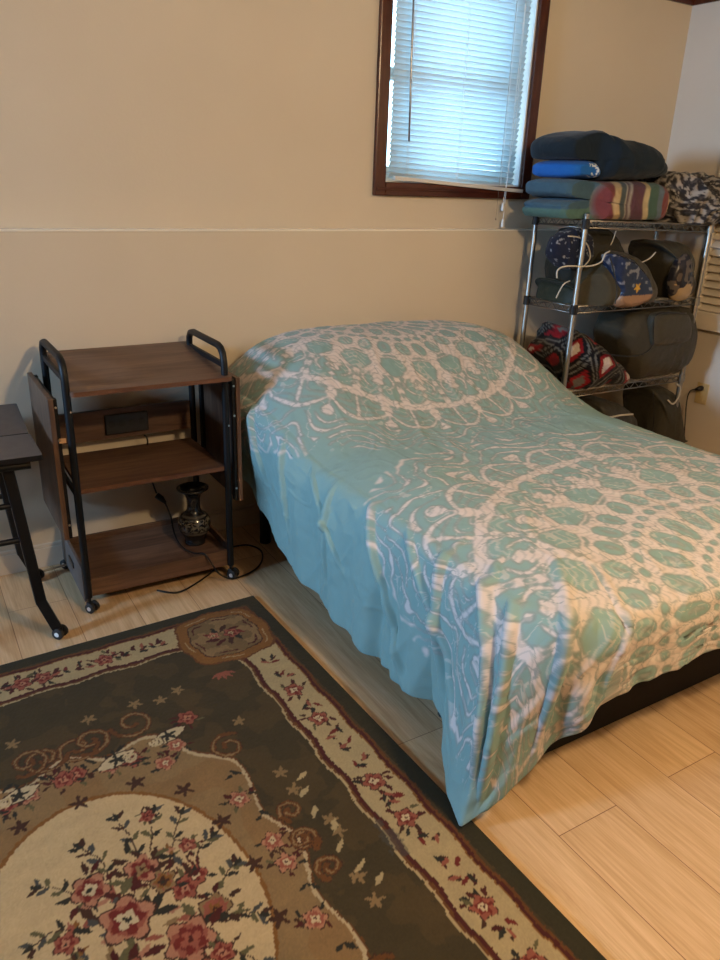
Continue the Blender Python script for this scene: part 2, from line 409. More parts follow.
def slab(name, P4, th, mat, edge, parent, rr=.018):
    """P4: four top corners (fl, fr, br, bl); body in mat"""
    P4 = [Vector(p) for p in P4]; b = BM(); top = []
    n = len(P4)
    for i, p in enumerate(P4):
        a = (P4[i-1]-p).normalized()*rr; c = (P4[(i+1) % n]-p).normalized()*rr
        for k in range(6):
            t = k/5; top.append((p+a)*(1-t)**2 + p*2*t*(1-t) + (p+c)*t*t)
    nrm = (P4[1]-P4[0]).cross(P4[3]-P4[0]).normalized()
    tv = [b.verts.new(p) for p in top]; bv = [b.verts.new(p - nrm*th) for p in top]
    b.faces.new(tv); b.faces.new(list(reversed(bv))); N = len(tv)
    side = []
    for i in range(N): side.append(b.faces.new((tv[i], bv[i], bv[(i+1) % N], tv[(i+1) % N])))
    o = obj(name, b, mat, parent)
    o.data.materials.append(edge)
    for p in o.data.polygons:
        if len(p.vertices) == 4: p.material_index = 1
    return o
slab('top_board', [(.422, -.452, .802), (.966, -.452, .802), (.955, -.022, .848), (.430, -.022, .848)], .016, M_WALNUT, M_WALNUT_EDGE, ct)
slab('middle_shelf', [(.424, -.422, .462), (.938, -.422, .462), (.934, -.052, .462), (.428, -.052, .462)], .016, M_WALNUT, M_WALNUT_EDGE, ct, .004)
bp = boxobj('back_board', XLc+.014, XRc-.014, -.068, -.052, .508, .622, M_WALNUT, ct, .001)
b = BM(); box(b, .598, .762, -.078, -.067, .525, .603, .004); ps = obj('power_strip', b, M_BLACKP, ct)
mh = NT('socket_hole', .6, 0, (5, 5, 5)).m
for k in range(4):
    x = .622+k*.038; b = BM(); tube(b, [(x, -.0776, .566), (x, -.0792, .566)], .013, 20); obj('socket', b, mh, ps)
# tray at the bottom
TX0, TX1 = .400, .958
b = BM(); box(b, TX0+.012, TX1-.012, YFc+.02, YBc+.01, .084, .098, .001); obj('bottom_shelf', b, M_WALNUT, ct)
b = BM(); box(b, TX0+.012, TX1-.012, YFc+.006, YFc+.02, .052, .118, .001); tp = obj('tray_front', b, M_WALNUT, ct)
b = BM(); box(b, TX0+.012, TX1-.012, YBc+.01, YBc+.022, .052, .118, .001); obj('tray_back', b, M_WALNUT, ct)
M_GREYP = laminate('dull_side_board', (88, 78, 72), (98, 86, 80))
for x0 in (TX0-.002, TX1-.012):
    b = BM(); box(b, x0+.002, x0+.012, YFc+.006, YBc+.022, .036, .168 if x0 < .5 else .125, .001); o = obj('tray_side', b, M_GREYP if x0 < .5 else M_WALNUT_Y, ct)
    if x0 < .5:
        b = BM(); box(b, x0-.002, x0+.003, -.27, -.19, .098, .122, .004); obj('grip_slot', b, M_BLACKP, o)
# drop leaves
def leaf(x0, x1, inner, z0, z1):
    b = BM(); box(b, x0, x1, -.428, -.038, z0, z1, .0015); o = obj('drop_leaf', b, M_WALNUT_Y, ct)
    b = BM(); xi = x1+.0 if inner > 0 else x0-.012
    box(b, xi, xi+.012, -.421, -.395, z0+.0, z1-.004, .001); box(b, xi, xi+.012, -.09, -.065, z0+.02, z1-.004, .001)
    box(b, xi, xi+.010, -.40, -.08, z1-.03, z1-.006, .001)
    br = obj('leaf_bracket', b, M_BLACK, o)
    for z in (z1-.03, z1-.14, z0+.05):
        b = BM(); tube(b, [(xi+.006, -.4235, z), (xi+.006, -.4205, z)], .0038, 10); obj('screw', b, M_STEEL, br)
leaf(.356, .372, 1, .292, .782); leaf(.984, 1.0, -1, .318, .790)
for x, z in ((.420, .735), (.951, .62)):
    b = BM(); tube(b, [(x, YFc-.0125, z), (x, YFc-.0105, z)], .0035, 10); obj('screw', b, M_STEEL, ct)
b = BM(); box(b, .376, .398, -.4235, -.42, .632, .648, .001); obj('latch_tab', b, NT('latch_tab_tan', .4, 0, (200, 160, 120)).m, ct)
b = BM(); tube(b, [(.31, -.10, .028), (.405, -.10, .036)], .004, 10); obj('support_rod', b, M_CHROME, ct)

# extension cord over the tray
ec = thing('extension_cord', 'thin black cord with plug draped over the cart tray and looped on the floor', 'cord', (.9, -.4, 0))
b = BM(); tube(b, [(.775, -.07, .245), (.790, -.085, .232), (.80, -.10, .218)], [.013, .012, .006], 12); obj('plug', b, M_BLACKP, ec, smooth=True)
b = BM(); tube(b, catmull([(.798, -.098, .22), (.808, -.13, .17), (.80, -.20, .118), (.80, -.29, .106), (.815, -.37, .112), (.84, -.415, .124), (.855, -.430, .105), (.885, -.445, .045), (.93, -.452, .012), (1.0, -.44, .006),
  (1.07, -.40, .005), (1.12, -.33, .005), (1.135, -.26, .005), (1.10, -.20, .005), (1.02, -.20, .005), (.97, -.26, .006), (.90, -.35, .006), (.80, -.42, .006), (.72, -.45, .006), (.66, -.40, .006)], 8), .0036, 8); obj('cable', b, M_BLACKP, ec, smooth=True)
b = BM(); tube(b, catmull([(.742, -.072, .505), (.748, -.078, .50), (.752, -.08, .48), (.755, -.045, .43), (.76, -.035, .35), (.77, -.04, .29), (.776, -.066, .252)], 8), .0034, 8); obj('cable', b, M_BLACKP, ec, smooth=True)

# ------------------------------------------------------------------ VASE
vm = NT('glazed_vase', .16, 0, (30, 29, 30), .6); v = vm.coords((1, 1, 1))
sepz = vm.n('ShaderNodeSeparateXYZ'); vm.l(v, sepz.inputs[0])
band = vm.n('ShaderNodeMapRange'); band.interpolation_type = 'SMOOTHSTEP'
def zband(a, c, w=.003):
    outs = []
    for lo, hi in ((a-w, a+w), (c+w, c-w)):
        m = vm.n('ShaderNodeMapRange'); m.inputs[1].default_value = lo; m.inputs[2].default_value = hi; m.inputs[3].default_value = 0; m.inputs[4].default_value = 1
        vm.l(sepz.outputs[2], m.inputs[0]); outs.append(m.outputs[0])
    q = vm.n('ShaderNodeMath', operation='MULTIPLY'); vm.l(outs[0], q.inputs[0]); vm.l(outs[1], q.inputs[1]); return q.outputs[0]
pat = vm.ramp(vm.noise(v, 62, 2, .4, 1.2), [(.46, (26, 25, 26)), (.52, (92, 88, 80))])
basec = vm.n('ShaderNodeRGB'); basec.outputs[0].default_value = L4((28, 27, 28)); greyc = vm.n('ShaderNodeRGB'); greyc.outputs[0].default_value = L4((84, 80, 74))
c = vm.mixc(zband(.165, .215), basec.outputs[0], pat); c = vm.mixc(zband(.152, .162), c, greyc.outputs[0]); c = vm.mixc(zband(.222, .226), c, greyc.outputs[0])
vm.base(c)
b = BM(); VB = .0985
lathe(b, [(.034, 0), (.040, .003), (.040, .012), (.036, .022), (.044, .036), (.058, .058), (.064, .082), (.062, .104), (.050, .122), (.034, .134), (.027, .146), (.025, .165), (.026, .190), (.031, .207), (.044, .220), (.060, .231), (.061, .236), (.055, .238), (.038, .231), (.026, .21), (.022, .17), (.022, .15)], (.862, -.262, VB), 40)
vs = obj('vase', b, vm.m, None, origin=(.862, -.262, VB), smooth=True)
tag(vs, 'dark glazed baluster vase with a pale patterned band, standing in the cart tray', 'vase')

# ------------------------------------------------------------------ BLACK FOLDING TABLE
tb = thing('folding_table', 'charcoal topped black metal table on casters, cut off at the left edge', 'table', (.06, -.42, 0))
TZ = .655
slab('table_leaf', [(-.40, -.555, TZ), (.302, -.575, TZ), (.302, -.345, TZ), (-.40, -.325, TZ)], .017, M_DESK, M_BLACK, tb, .008)
slab('table_leaf', [(-.40, -.318, TZ), (.300, -.338, TZ), (.306, -.06, TZ+.026), (-.40, -.05, TZ+.026)], .017, M_DESK, M_BLACK, tb, .008)
for q in ((-.530, -.548), (-.10, -.11)):
    b = BM(); tube(b, [(-.38, q[0], .622), (.268, q[1], .622)], .014, 12); obj('top_rail', b, M_BLACK, tb, autosmooth=.8)
b = BM()
bar(b, (.235, -.55, .622), (.235, -.10, .622), .02, .024, (0, 0, 1)); obj('top_frame', b, M_BLACK, tb, autosmooth=.8)
for xa, xb in ((.205, .283), (-.33, -.40)):
    for yy, yb in ((-.515, -.537), (-.12, -.10)):
        b = BM(); 
        xm = xa + (xb-xa)*.55
        bar(b, (xa, yy, .62), (xm, yy, .13), .034, .034); bar(b, (xm-.002, yy, .14), (xb, yb, .034), .032, .034); o = obj('leg', b, M_BLACK, tb)
        caster(tb, xb, yb, -.8, 1.05, .04)
for z in (.485, .365):
    for yy in (-.515, -.12):
        b = BM(); f = (.62-z)/.49*.55; tube(b, [(-.33-.07*f, yy, z), (.205+.078*f, yy, z)], .0095, 10); obj('rung', b, M_BLACK, tb, autosmooth=.8)
# ------------------------------------------------------------------ BED
bd = thing('bed', 'full size bed on a black metal frame under the aqua duvet', 'bed', (1.8, -.97, 0))
MX0, MX1, MY0, MY1 = 1.15, 2.49, -1.90, -.035
b = BM(); box(b, MX0, MX1, MY0, MY1, .345, .555, .03); obj('mattress', b, NT('mattress_ticking', .8, 0, (150, 146, 138)).m, bd)
b = BM()
for y in (MY0+.02, MY1-.04): box(b, MX0, MX1, y-.02, y+.02, .30, .345, .002)
for x in (MX0+.02, (MX0+MX1)/2, MX1-.02): box(b, x-.02, x+.02, MY0, MY1-.02, .30, .345, .002)
obj('frame', b, M_BLACK, bd)
for k in range(9):
    y = MY0+.12+k*.2; b = BM(); box(b, MX0+.03, MX1-.03, y-.03, y+.03, .333, .345, .001); obj('slat', b, M_BLACK, bd)
b = BM(); box(b, MX0+.07, MX1-.06, -1.752, -1.744, .004, .335, .002); obj('shade_panel_foot', b, NT('underbed_shade_black', .9, 0, (9, 9, 9)).m, bd)  # black sheet added to stand in for the dark void under the bed
for x in (MX0+.09, MX1-.07):
    b = BM(); box(b, x-.004, x+.004, -1.74, -.42, .004, .335, .002); obj('shade_panel_side', b, bpy.data.materials['underbed_shade_black'], bd)  # more added black sheets, shade under the long sides
for x in (MX0+.04, (MX0+MX1)/2, MX1-.04):
    for y in (MY0+.42, -.98, -.20):
        b = BM(); box(b, x-.017, x+.017, y-.017, y+.017, .02, .30, .002); lg = obj('leg', b, M_BLACK, bd)
        b = BM(); tube(b, [(x, y, 0), (x, y, .028)], .023, 14); obj('foot_cap', b, M_RUBBER, lg)

# ------------------------------------------------------------------ DUVET
RC = .15; DX0, DX1, DY = 1.13, 2.49, 1.92       # mattress top outline, cloth coords (a = x, b = -y)
A0, A1, B0, B1 = DX0-.52, DX1+.30, .025, DY+.26
NA, NB = 640, 610
a = np.linspace(A0, A1, NA); bb = np.linspace(B0, B1, NB)
A_, B_ = np.meshgrid(a, bb, indexing='ij')
def xleft(y): return DX0 - .07*sstep(-.85, -.25, y)
def ztop(x, y):
    b_ = -y
    pf = (1 - sstep(.26, .86, b_)) * (.80 + .20*sstep(.02, .12, b_))
    xn = np.abs((x - 1.77)/.79); q = np.clip(1 - xn**6, 0, 1)
    split = 1 + .03*np.exp(-((x-1.62)/.30)**2)
    z = .600 + .268*pf*q*split
    ed = np.minimum(np.minimum(x-xleft(y), DX1-x), y+DY); z = z - .050*np.clip(1-ed/.24, 0, 1)**2
    z = z + .010*fbm(x*2.6, y*2.6, 3, 2) + .006*np.exp(-((y+1.2)/.5)**2)
    return z
def wrinkle(x, y):
    r = .0035*(1-np.abs(vnoise(x*7+2*vnoise(x*3, y*3, 9), y*5, 5)))**2 + .0022*(1-np.abs(vnoise(x*16, y*13+3*vnoise(x*5, y*5, 2), 8)))**3
    return r + .0012*fbm(x*40, y*40, 1, 2)
def interp(s, tab):
    tab = np.array(tab, float); return [np.interp(s, tab[:, 0], tab[:, k]) for k in range(1, tab.shape[1])]
LEFT = [(.02, 1.055, .03, .43), (.22, 1.062, .22, .365), (.5, 1.065, .5, .255), (.79, 1.055, .79, .18), (1.07, 1.055, 1.07, .13), (1.3, 1.062, 1.30, .118), (1.46, 1.068, 1.455, .115),
        (1.545, 1.105, 1.53, .12), (1.62, 1.065, 1.62, .125), (1.70, 1.02, 1.69, .10), (1.82, .985, 1.775, .058)]
CORN = [(0, .985, 1.775, .058), (24, .966, 1.845, .024), (40, 1.035, 1.885, .10), (60, 1.135, 1.902, .19), (75, 1.20, 1.918, .262), (90, 1.27, 1.935, .325)]
FOOT = [(1.23, 1.27, 1.935, .325), (1.38, 1.39, 1.955, .362), (1.64, 1.64, 1.972, .385), (2.39, 2.39, 1.975, .372)]
inx = np.clip(A_, DX0+RC, DX1-RC); iny = np.minimum(B_, DY-RC)
dx, dy = A_-inx, B_-iny; dist = np.hypot(dx, dy)+1e-9
ux_, uy_ = dx/dist, dy/dist
with np.errstate(divide='ignore', invalid='ignore'):
    tx = np.where(dx < 0, (A0-inx)/dx, np.where(dx > 0, (A1-inx)/dx, 1e9)); ty = np.where(dy > 0, (B1-iny)/dy, 1e9)
reach = np.minimum(tx, ty)*dist
w = np.clip((dist-RC)/(reach-RC), 0, 1); out = dist > RC
# top outline point
ex = np.where(out, inx+ux_*RC, A_); ey = np.where(out, iny+uy_*RC, B_)
exs = DX1 - (DX1-ex)*(DX1-xleft(-ey))/(DX1-DX0)           # the top spreads left over the pillows
ez = ztop(exs, -ey)
# hem point
th = np.degrees(np.arctan2(uy_, np.abs(ux_)))
isl = (dx < 0); left = isl & (dy <= 0); corn = isl & (dy > 0); foot = (dx == 0) & (dy > 0); rc_ = (~isl) & (dx > 0)
hx = np.zeros_like(A_); hy = hx.copy(); hz = hx.copy()
for m, s, tab in ((left, B_, LEFT), (corn, th, CORN), (foot, A_, FOOT)):
    X, Y, Z = interp(s, tab); hx = np.where(m, X, hx); hy = np.where(m, Y, hy); hz = np.where(m, Z, hz)
hx = np.where(rc_, ex+ux_*.055, hx); hy = np.where(rc_, ey+uy_*.05, hy); hz = np.where(rc_, .33, hz)
bulge = np.where(left | corn, .040, .028)*np.sin(PI*np.clip(w, 0, 1)**.62)*(1-.4*w)
X = exs+(hx-exs)*w+ux_*bulge; Y = ey+(hy-ey)*w+uy_*bulge
Z = ez-(ez-hz)*w**1.18
# folds hanging in the drape
s_ = np.where(corn, DY-RC+np.radians(th)*.32, np.where(left, B_, DY+.3+A_))
ph = s_*1.0 + .12*w*np.sin(s_*5)
fold = (.015*np.sin(ph*21+1.2*np.sin(ph*6.3)+.6) + .006*np.sin(ph*43+2*np.sin(ph*9)) + .010*fbm(ph*9, w*1.5, 4, 2))
am = np.where(left | corn, 1.0, .42)*sstep(.05, .9, w)*.85
am = am*np.where(left, .35+.65*sstep(1.75, 1.5, B_)+0*B_, 1)
f = np.where(out, fold*am, 0)
X = X+ux_*f; Y = Y+uy_*f
cr = np.where(out, (.004*(1-np.abs(vnoise(s_*10+3*w, w*3+2*vnoise(s_*4, w*4, 3), 6)))**2 + .003*fbm(s_*24, w*9, 7, 2)), 0)
X = X+ux_*cr; Y = Y+uy_*cr
Z = Z+np.where(out, (1-w)*1, 1)*wrinkle(X, -Y)
# long creases running down and away from the corner
def crease(p0, p1, wd, h):
    global X, Y, Z
    p0 = np.array(p0); p1 = np.array(p1); d = p1-p0; L_ = np.hypot(*d); d = d/L_
    t_ = ((A_-p0[0])*d[0]+(B_-p0[1])*d[1])/L_; q_ = (A_-p0[0])*-d[1]+(B_-p0[1])*d[0]
    g_ = h*np.exp(-(q_/wd)**2)*sstep(-.1, .2, t_)*sstep(1.1, .75, t_)
    X = X+ux_*g_*out; Y = Y+uy_*g_*out; Z = Z+g_*np.where(out, .3, .35)
for c_ in [((1.2, 1.62), (.72, 2.0), .014, .026), ((1.16, 1.75), (.66, 2.12), .012, .022), ((1.12, 1.35), (.70, 1.75), .012, .016), ((1.3, 1.70), (1.0, 2.15), .012, .02),
           ((1.1, .42), (.78, .55), .010, .018), ((1.12, .62), (.7, .74), .012, .016), ((1.12, .95), (.66, 1.0), .010, .016), ((1.15, 1.15), (.62, 1.45), .011, .020), ((1.1, .80), (.8, 1.1), .008, .014), ((1.2, 1.5), (.64, 1.62), .010, .020), ((1.35, 1.8), (1.22, 2.16), .010, .014)]: crease(*c_)
Z = np.maximum(Z, .012)
V = np.stack([X, -Y, Z], -1).reshape(-1, 3)

# printed mandala pattern, a function of the flat cloth
def mandala(ca, cb, R, seed, wob=1.0):
    x = A_-ca; y = B_-cb
    nx = fbm(A_*7, B_*7, seed, 2)*.012; ny = fbm(A_*7, B_*7, seed+5, 2)*.012
    x = x+nx; y = y+ny
    r = np.hypot(x, y)/R; t = np.arctan2(y, x)
    M = np.zeros_like(r)
    def cell(n, off=0.0):
        u = (t/(2*PI)*n+off); return u-np.floor(u)-.5
    bands = [(0, .07, 'dot', 8), (.07, .17, 'petal', 14), (.17, .20, 'bead', 30), (.20, .33, 'petal', 22), (.33, .37, 'bead', 44), (.37, .46, 'petal', 32), (.46, .58, 'blob', 22),
             (.58, .70, 'figure', 22), (.70, .725, 'ring', 22), (.725, .85, 'arch', 22), (.85, .96, 'marble', 22), (.96, 1.05, 'fringe', 22)]
    for lo, hi, ty, n in bands:
        q = (r-lo)/(hi-lo); ins = (q >= 0) & (q < 1); ph = cell(n, .5 if ty in ('figure',) else 0); ap = np.abs(ph)
        if ty == 'dot': v = (np.cos(t*n)*.3+q < .75)*1.0
        elif ty == 'petal': v = 1-((ph/.34)**2+((q-.5)/.40)**2 < 1)*1.0; v = np.maximum(v, ((ph/.09)**2+((q-.45)/.2)**2 < 1)*.6)
        elif ty == 'bead': v = 1-((ph/.30)**2+((q-.5)/.30)**2 < 1)*1.0
        elif ty == 'lace': v = (np.abs(np.sin(PI*(2.2*q+3.2*ap+.2)))<.62)*1.0
        elif ty == 'blob': v = 1-((ph/(.40-.12*q+.03*np.sin(q*14)))**2+((q-.5)/.47)**2 < 1)*1.0; v = np.maximum(v, (np.abs(q-.12-.2*ap) < .05)*1.0)
        elif ty == 'figure':
            wd = .10+.07*np.sin(q*PI*2.2+.4)+.05*np.sin(q*22); v = (ap < wd)*1.0
            v = np.maximum(v, (np.abs(ap-.46) < .035+.02*np.sin(q*17))*1.0); v = np.maximum(v, ((np.abs(ap-.25-.12*np.sin(q*6)) < .045) & (q < .6))*1.0); v = np.maximum(v, (q > .93)*1.0)
        elif ty == 'ring': v = np.ones_like(r)
        elif ty == 'arch':
            h = .25+.62*np.cos(ph*PI)**.8; v = (np.abs(q-h) < .085)*1.0
            v = np.maximum(v, ((ap > .43-.05*np.sin(q*9)))*1.0)
            v = np.maximum(v, ((np.abs(np.sin(PI*(2.6*q-2.4*ap+.5*np.sin(9*ap+5*q+2)))) < .30) & (q < h-.12))*1.0)
            v = np.maximum(v, ((ap < .035) & (q < .9))*1.0)
        elif ty == 'marble':
            v = (np.abs(np.sin(PI*(2.4*q+.8*np.cos(ph*2*PI)+.9*fbm(A_*9, B_*9, seed+2, 2)))) < .40+.3*fbm(A_*14, B_*14, 3, 2))*1.0
        else: v = ((np.abs(np.sin(PI*(1.7*q+1.0*np.cos(ph*2*PI)+1.5*fbm(A_*9, B_*9, seed+3, 3)))) < .42+.3*fbm(A_*16, B_*16, 5, 2)) & (fbm(A_*5, B_*5, seed+8, 2) > -.35+.5*q))*1.0
        M = np.where(ins, v, M)
    fine = np.sin(PI*(r*86+1.2*np.cos(t*44)+2*fbm(A_*6, B_*6, seed, 2)))*.5+.5
    return M, r, fine
M1, r1, f1 = mandala(1.80, 2.03, 1.09, 1); M2, r2, f2 = mandala(1.76, .05, .90, 4)
use1 = r1 < r2*1.0+.0
Mk = np.where(use1, M1, M2); rr = np.where(use1, r1, r2); fi = np.where(use1, f1, f2)
def blur(m, k):
    for ax in (0, 1):
        m = sum(np.roll(m, s, ax) for s in range(-k, k+1))/(2*k+1)
    return m
Mb = blur(Mk, 1); edge = np.clip(4*Mb*(1-Mb), 0, 1)
teal = lin((126, 155, 150)); cream = lin((200, 189, 182)); dark = lin((96, 120, 116))
inside = sstep(1.05, .99, rr)
colr = teal*(1-Mb[..., None])+cream*Mb[..., None]
colr = colr*(1-(edge*.55*inside)[..., None])+dark*(edge*.55*inside)[..., None]
hatch = (fi > .72)*(1-Mb)*.30*inside*(fbm(A_*10, B_*10, 11, 2) > .05)*(rr < .72)
colr = colr*(1-hatch[..., None])+cream*hatch[..., None]
sc_ = (np.abs(fbm(A_*26, B_*26, 31, 2)) < .055)*Mb*.55*inside; colr = colr*(1-sc_[..., None])+dark*sc_[..., None]
sc2 = (np.abs(fbm(A_*20, B_*20, 37, 2)) < .035)*(1-Mb)*.45*inside; colr = colr*(1-sc2[..., None])+cream*sc2[..., None]
hl = (fi < .22)*Mb*.28*inside*(rr < .86); colr = colr*(1-hl[..., None])+dark*hl[..., None]
dv = grid_mesh('duvet', V, NA, NB, M_DUVET, None, colr.reshape(-1, 3), origin=(1.8, -.97, .3))
sd = dv.modifiers.new('thickness', 'SOLIDIFY'); sd.thickness = .008; sd.offset = -1
tag(dv, 'aqua duvet with cream mandala print, heaped over the pillows and draped off the bed', 'duvet')

# ------------------------------------------------------------------ RUG
RW, RL, RT = 1.60, 2.16, .010
NU, NV = 440, 590
uu, vv = np.meshgrid(np.linspace(0, RW, NU), np.linspace(0, RL, NV), indexing='ij')
US = np.minimum(uu, RW-uu); VS = np.minimum(vv, RL-vv)
jx = uu+.0022*vnoise(uu*140, vv*140, 1)+.0016*vnoise(uu*60, vv*60, 2); jy = vv+.0022*vnoise(uu*140, vv*140, 3)+.0016*vnoise(uu*60, vv*60, 4)
JS, KS = np.minimum(jx, RW-jx), np.minimum(jy, RL-jy)
C = {k: lin(v) for k, v in dict(olive=(72, 62, 38), olive2=(94, 76, 44), border=(58, 54, 34), cream=(190, 172, 132), gold=(142, 96, 44), dgold=(112, 70, 32), red=(122, 44, 36), dred=(84, 34, 26), pink=(188, 134, 108),
      rose=(160, 92, 74), tan=(150, 124, 86), ov=(214, 190, 148), dgreen=(50, 48, 38), green=(104, 98, 66), brown=(74, 46, 30), lcream=(212, 196, 162), slate=(78, 80, 78)).items()}
RCOL = np.zeros(uu.shape+(3,))
def put(mask, c, a_=1.0):
    m = (np.clip(mask, 0, 1)*a_)[..., None]; RCOL[...] = RCOL*(1-m)+C[c]*m
put(np.ones_like(uu), 'olive')
put((fbm(uu*14, vv*14, 1, 3) > .12)*.9, 'olive2', .55)
d = np.minimum(JS, KS)
wv = .006*np.sin(np.where(JS < KS, jy, jx)*34)
put(d < .052, 'border')
D1 = d-.060-wv*.6; D2 = d-.208+wv*.8
put((D1 > 0) & (D2 < 0), 'cream')
for lo, hi, c_ in ((-.004, .004, 'dgold'), (.004, .014, 'dred'), (.014, .018, 'gold')): put((D1 > lo) & (D1 < hi), c_)
for lo, hi, c_ in ((-.022, -.018, 'cream'), (-.018, -.006, 'dred'), (-.006, .001, 'dgold'), (.001, .007, 'cream')): put((D2 > lo) & (D2 < hi), c_)
# tan frame round the oval
cu, cv = .80, 1.08
du, dv_ = np.abs(jx-cu), np.abs(jy-cv)
fr = np.maximum((du/.385)**3.2+(dv_/.52)**3.2, 0)**(1/3.2)
lob = 1+.045*np.cos(np.arctan2(dv_/.52, du/.385)*12)
tanm = fr < lob
put((fr < lob+.035), 'dgold'); put(fr < lob+.022, 'lcream', .8); put(tanm, 'tan')
put(tanm & (fbm(uu*9, vv*9, 5, 2) > .1), 'gold', .22)
ov = np.sqrt(((jx-cu)/.282)**2+((jy-cv)/.375)**2)
put(ov < 1.03, 'gold'); put(ov < 1.0, 'ov')
def loc(cu_, cv_, R_):
    i0, i1 = np.searchsorted(uu[:, 0], [cu_-R_, cu_+R_]); j0, j1 = np.searchsorted(vv[0], [cv_-R_, cv_+R_])
    return (slice(i0, i1), slice(j0, j1))
def putl(sl, m, c, a_=1.0):
    if m.size == 0: return
    m = (np.clip(m.astype(float), 0, 1)*a_)[..., None]; RCOL[sl] = RCOL[sl]*(1-m)+C[c]*m
def leafp(cu_, cv_, l, w_, ang, c):
    s = loc(cu_, cv_, l*1.2); x = jx[s]-cu_; y = jy[s]-cv_
    a_, b_ = x*math.cos(ang)+y*math.sin(ang), -x*math.sin(ang)+y*math.cos(ang)
    putl(s, (np.abs(b_) < w_*(1-(a_/l)**2)) & (np.abs(a_) < l), c)
def disc(cu_, cv_, r, c, n=0, k=.18, ph=0, sq=1.0):
    s = loc(cu_, cv_, r*1.5/min(1, sq)); x = jx[s]-cu_; y = (jy[s]-cv_)/sq
    t_ = np.arctan2(y, x); putl(s, np.hypot(x, y) < r*(1+k*np.cos(n*t_+ph)), c)
def rose(cu_, cv_, r, cols=('pink', 'red', 'lcream', 'dgreen'), leaves=True, seed=0):
    rn = random.Random(int(cu_*977+cv_*1543)+seed)
    if leaves:
        for k in range(7):
            a_ = rn.random()*6.3; q = r*(1.35+rn.random()*.4)
            leafp(cu_+q*math.cos(a_), cv_+q*math.sin(a_), r*.55, r*.2, a_+rn.uniform(-.6, .6), rn.choice(('dgreen', 'green', 'brown', 'dred')))
    p = rn.random()*6
    disc(cu_, cv_, r*1.10, 'brown', 5, .16, p); disc(cu_, cv_, r, cols[0], 5, .16, p)
    for k in range(5):
        a_ = (p+k*2*PI)/5*1.0+PI/5; leafp(cu_+r*.6*math.cos(a_), cv_+r*.6*math.sin(a_), r*.5, r*.16, a_+1.3, 'rose')
    disc(cu_, cv_, r*.66, cols[1], 5, .22, p+1.5); disc(cu_, cv_, r*.40, cols[2], 4, .25, p); disc(cu_, cv_, r*.15, cols[3], 3, .3, p)
def line(P_, wd, c):
    P_ = [np.array(p) for p in P_]
    for p, q in zip(P_[:-1], P_[1:]):
        m_ = (p+q)/2; L_ = np.linalg.norm(q-p); s = loc(m_[0], m_[1], L_/2+wd*2); x = jx[s]; y = jy[s]
        d_ = (q-p)/max(L_, 1e-6); t_ = np.clip((x-p[0])*d_[0]+(y-p[1])*d_[1], 0, L_)
        putl(s, np.hypot(x-p[0]-t_*d_[0], y-p[1]-t_*d_[1]) < wd, c)
def scroll(cu_, cv_, r, a0=0, turns=1.35, dirn=1, wd=.008, c='dgold', c2='tan'):
    P_ = []
    for k in range(40):
        f_ = k/39; a_ = a0+dirn*f_*turns*2*PI; q = r*(1-.78*f_); P_.append((cu_+q*math.cos(a_), cv_+q*math.sin(a_)))
    line(P_, wd, 'brown'); line(P_, wd*.8, c); line(P_[4:-6], wd*.28, c2)
def star(cu_, cv_, r=.018, c='brown'):
    for k in range(5): leafp(cu_+r*.55*math.cos(k*1.2566+cu_*9), cv_+r*.55*math.sin(k*1.2566+cu_*9), r*.6, r*.24, k*1.2566+cu_*9, c)
def spray(P_, n=4, l=.013, cols=('dgreen', 'green'), wd=.0016):
    P_ = np.array(catmull(P_, 6)); line(list(P_), wd, 'brown')
    for k in range(n):
        i = int((k+1)*(len(P_)-1)/n); t_ = P_[i]-P_[max(i-1, 0)]; a_ = math.atan2(t_[1], t_[0])
        for sd in (-1, 1):
            aa = a_+sd*.8; leafp(P_[i][0]+l*math.cos(aa), P_[i][1]+l*math.sin(aa), l, l*.36, aa, cols[(k+(sd > 0)) % len(cols)])
    leafp(P_[-1][0]+l*.6*math.cos(a_), P_[-1][1]+l*.6*math.sin(a_), l, l*.36, a_, cols[0])
# flowers of the border bands, right and top as traced, the far sides mirrored
def mir(fn, u_, v_, *a_, **k):
    for x_, y_ in ((u_, v_), (RW-u_, v_), (u_, RL-v_), (RW-u_, RL-v_)): fn(x_, y_, *a_, **k)
for v_, big in ((.40, 0), (.49, 0), (.575, 1), (.66, 0), (.725, 1), (.80, 0), (.86, 0), (.935, 0), (1.01, 1), (1.08, 0)):
    if big: mir(rose, .138, v_, .026, ('rose', 'red', 'lcream', 'dred'))
    else:
        for k in range(5): mir(leafp, .130+.02*math.sin(k*2.1+v_*30), v_+.014*math.cos(k*2.4+v_*20), .017, .006, k*1.3+v_*9, ('dred', 'brown', 'red', 'dgreen', 'rose')[k])
for u_, big in ((.41, 0), (.47, 0), (.53, 0), (.585, 1), (.65, 0), (.72, 0), (.77, 1)):
    if big: mir(rose, u_, .138, .026, ('rose', 'red', 'pink', 'dred'))
    else:
        for k in range(6): mir(leafp, u_+.02*math.sin(k*2.1+u_*30), .135+.017*math.cos(k*2.4+u_*20), .017, .006, k*1.3+u_*9, ('dred', 'red', 'brown', 'dred', 'dgreen', 'rose')[k])
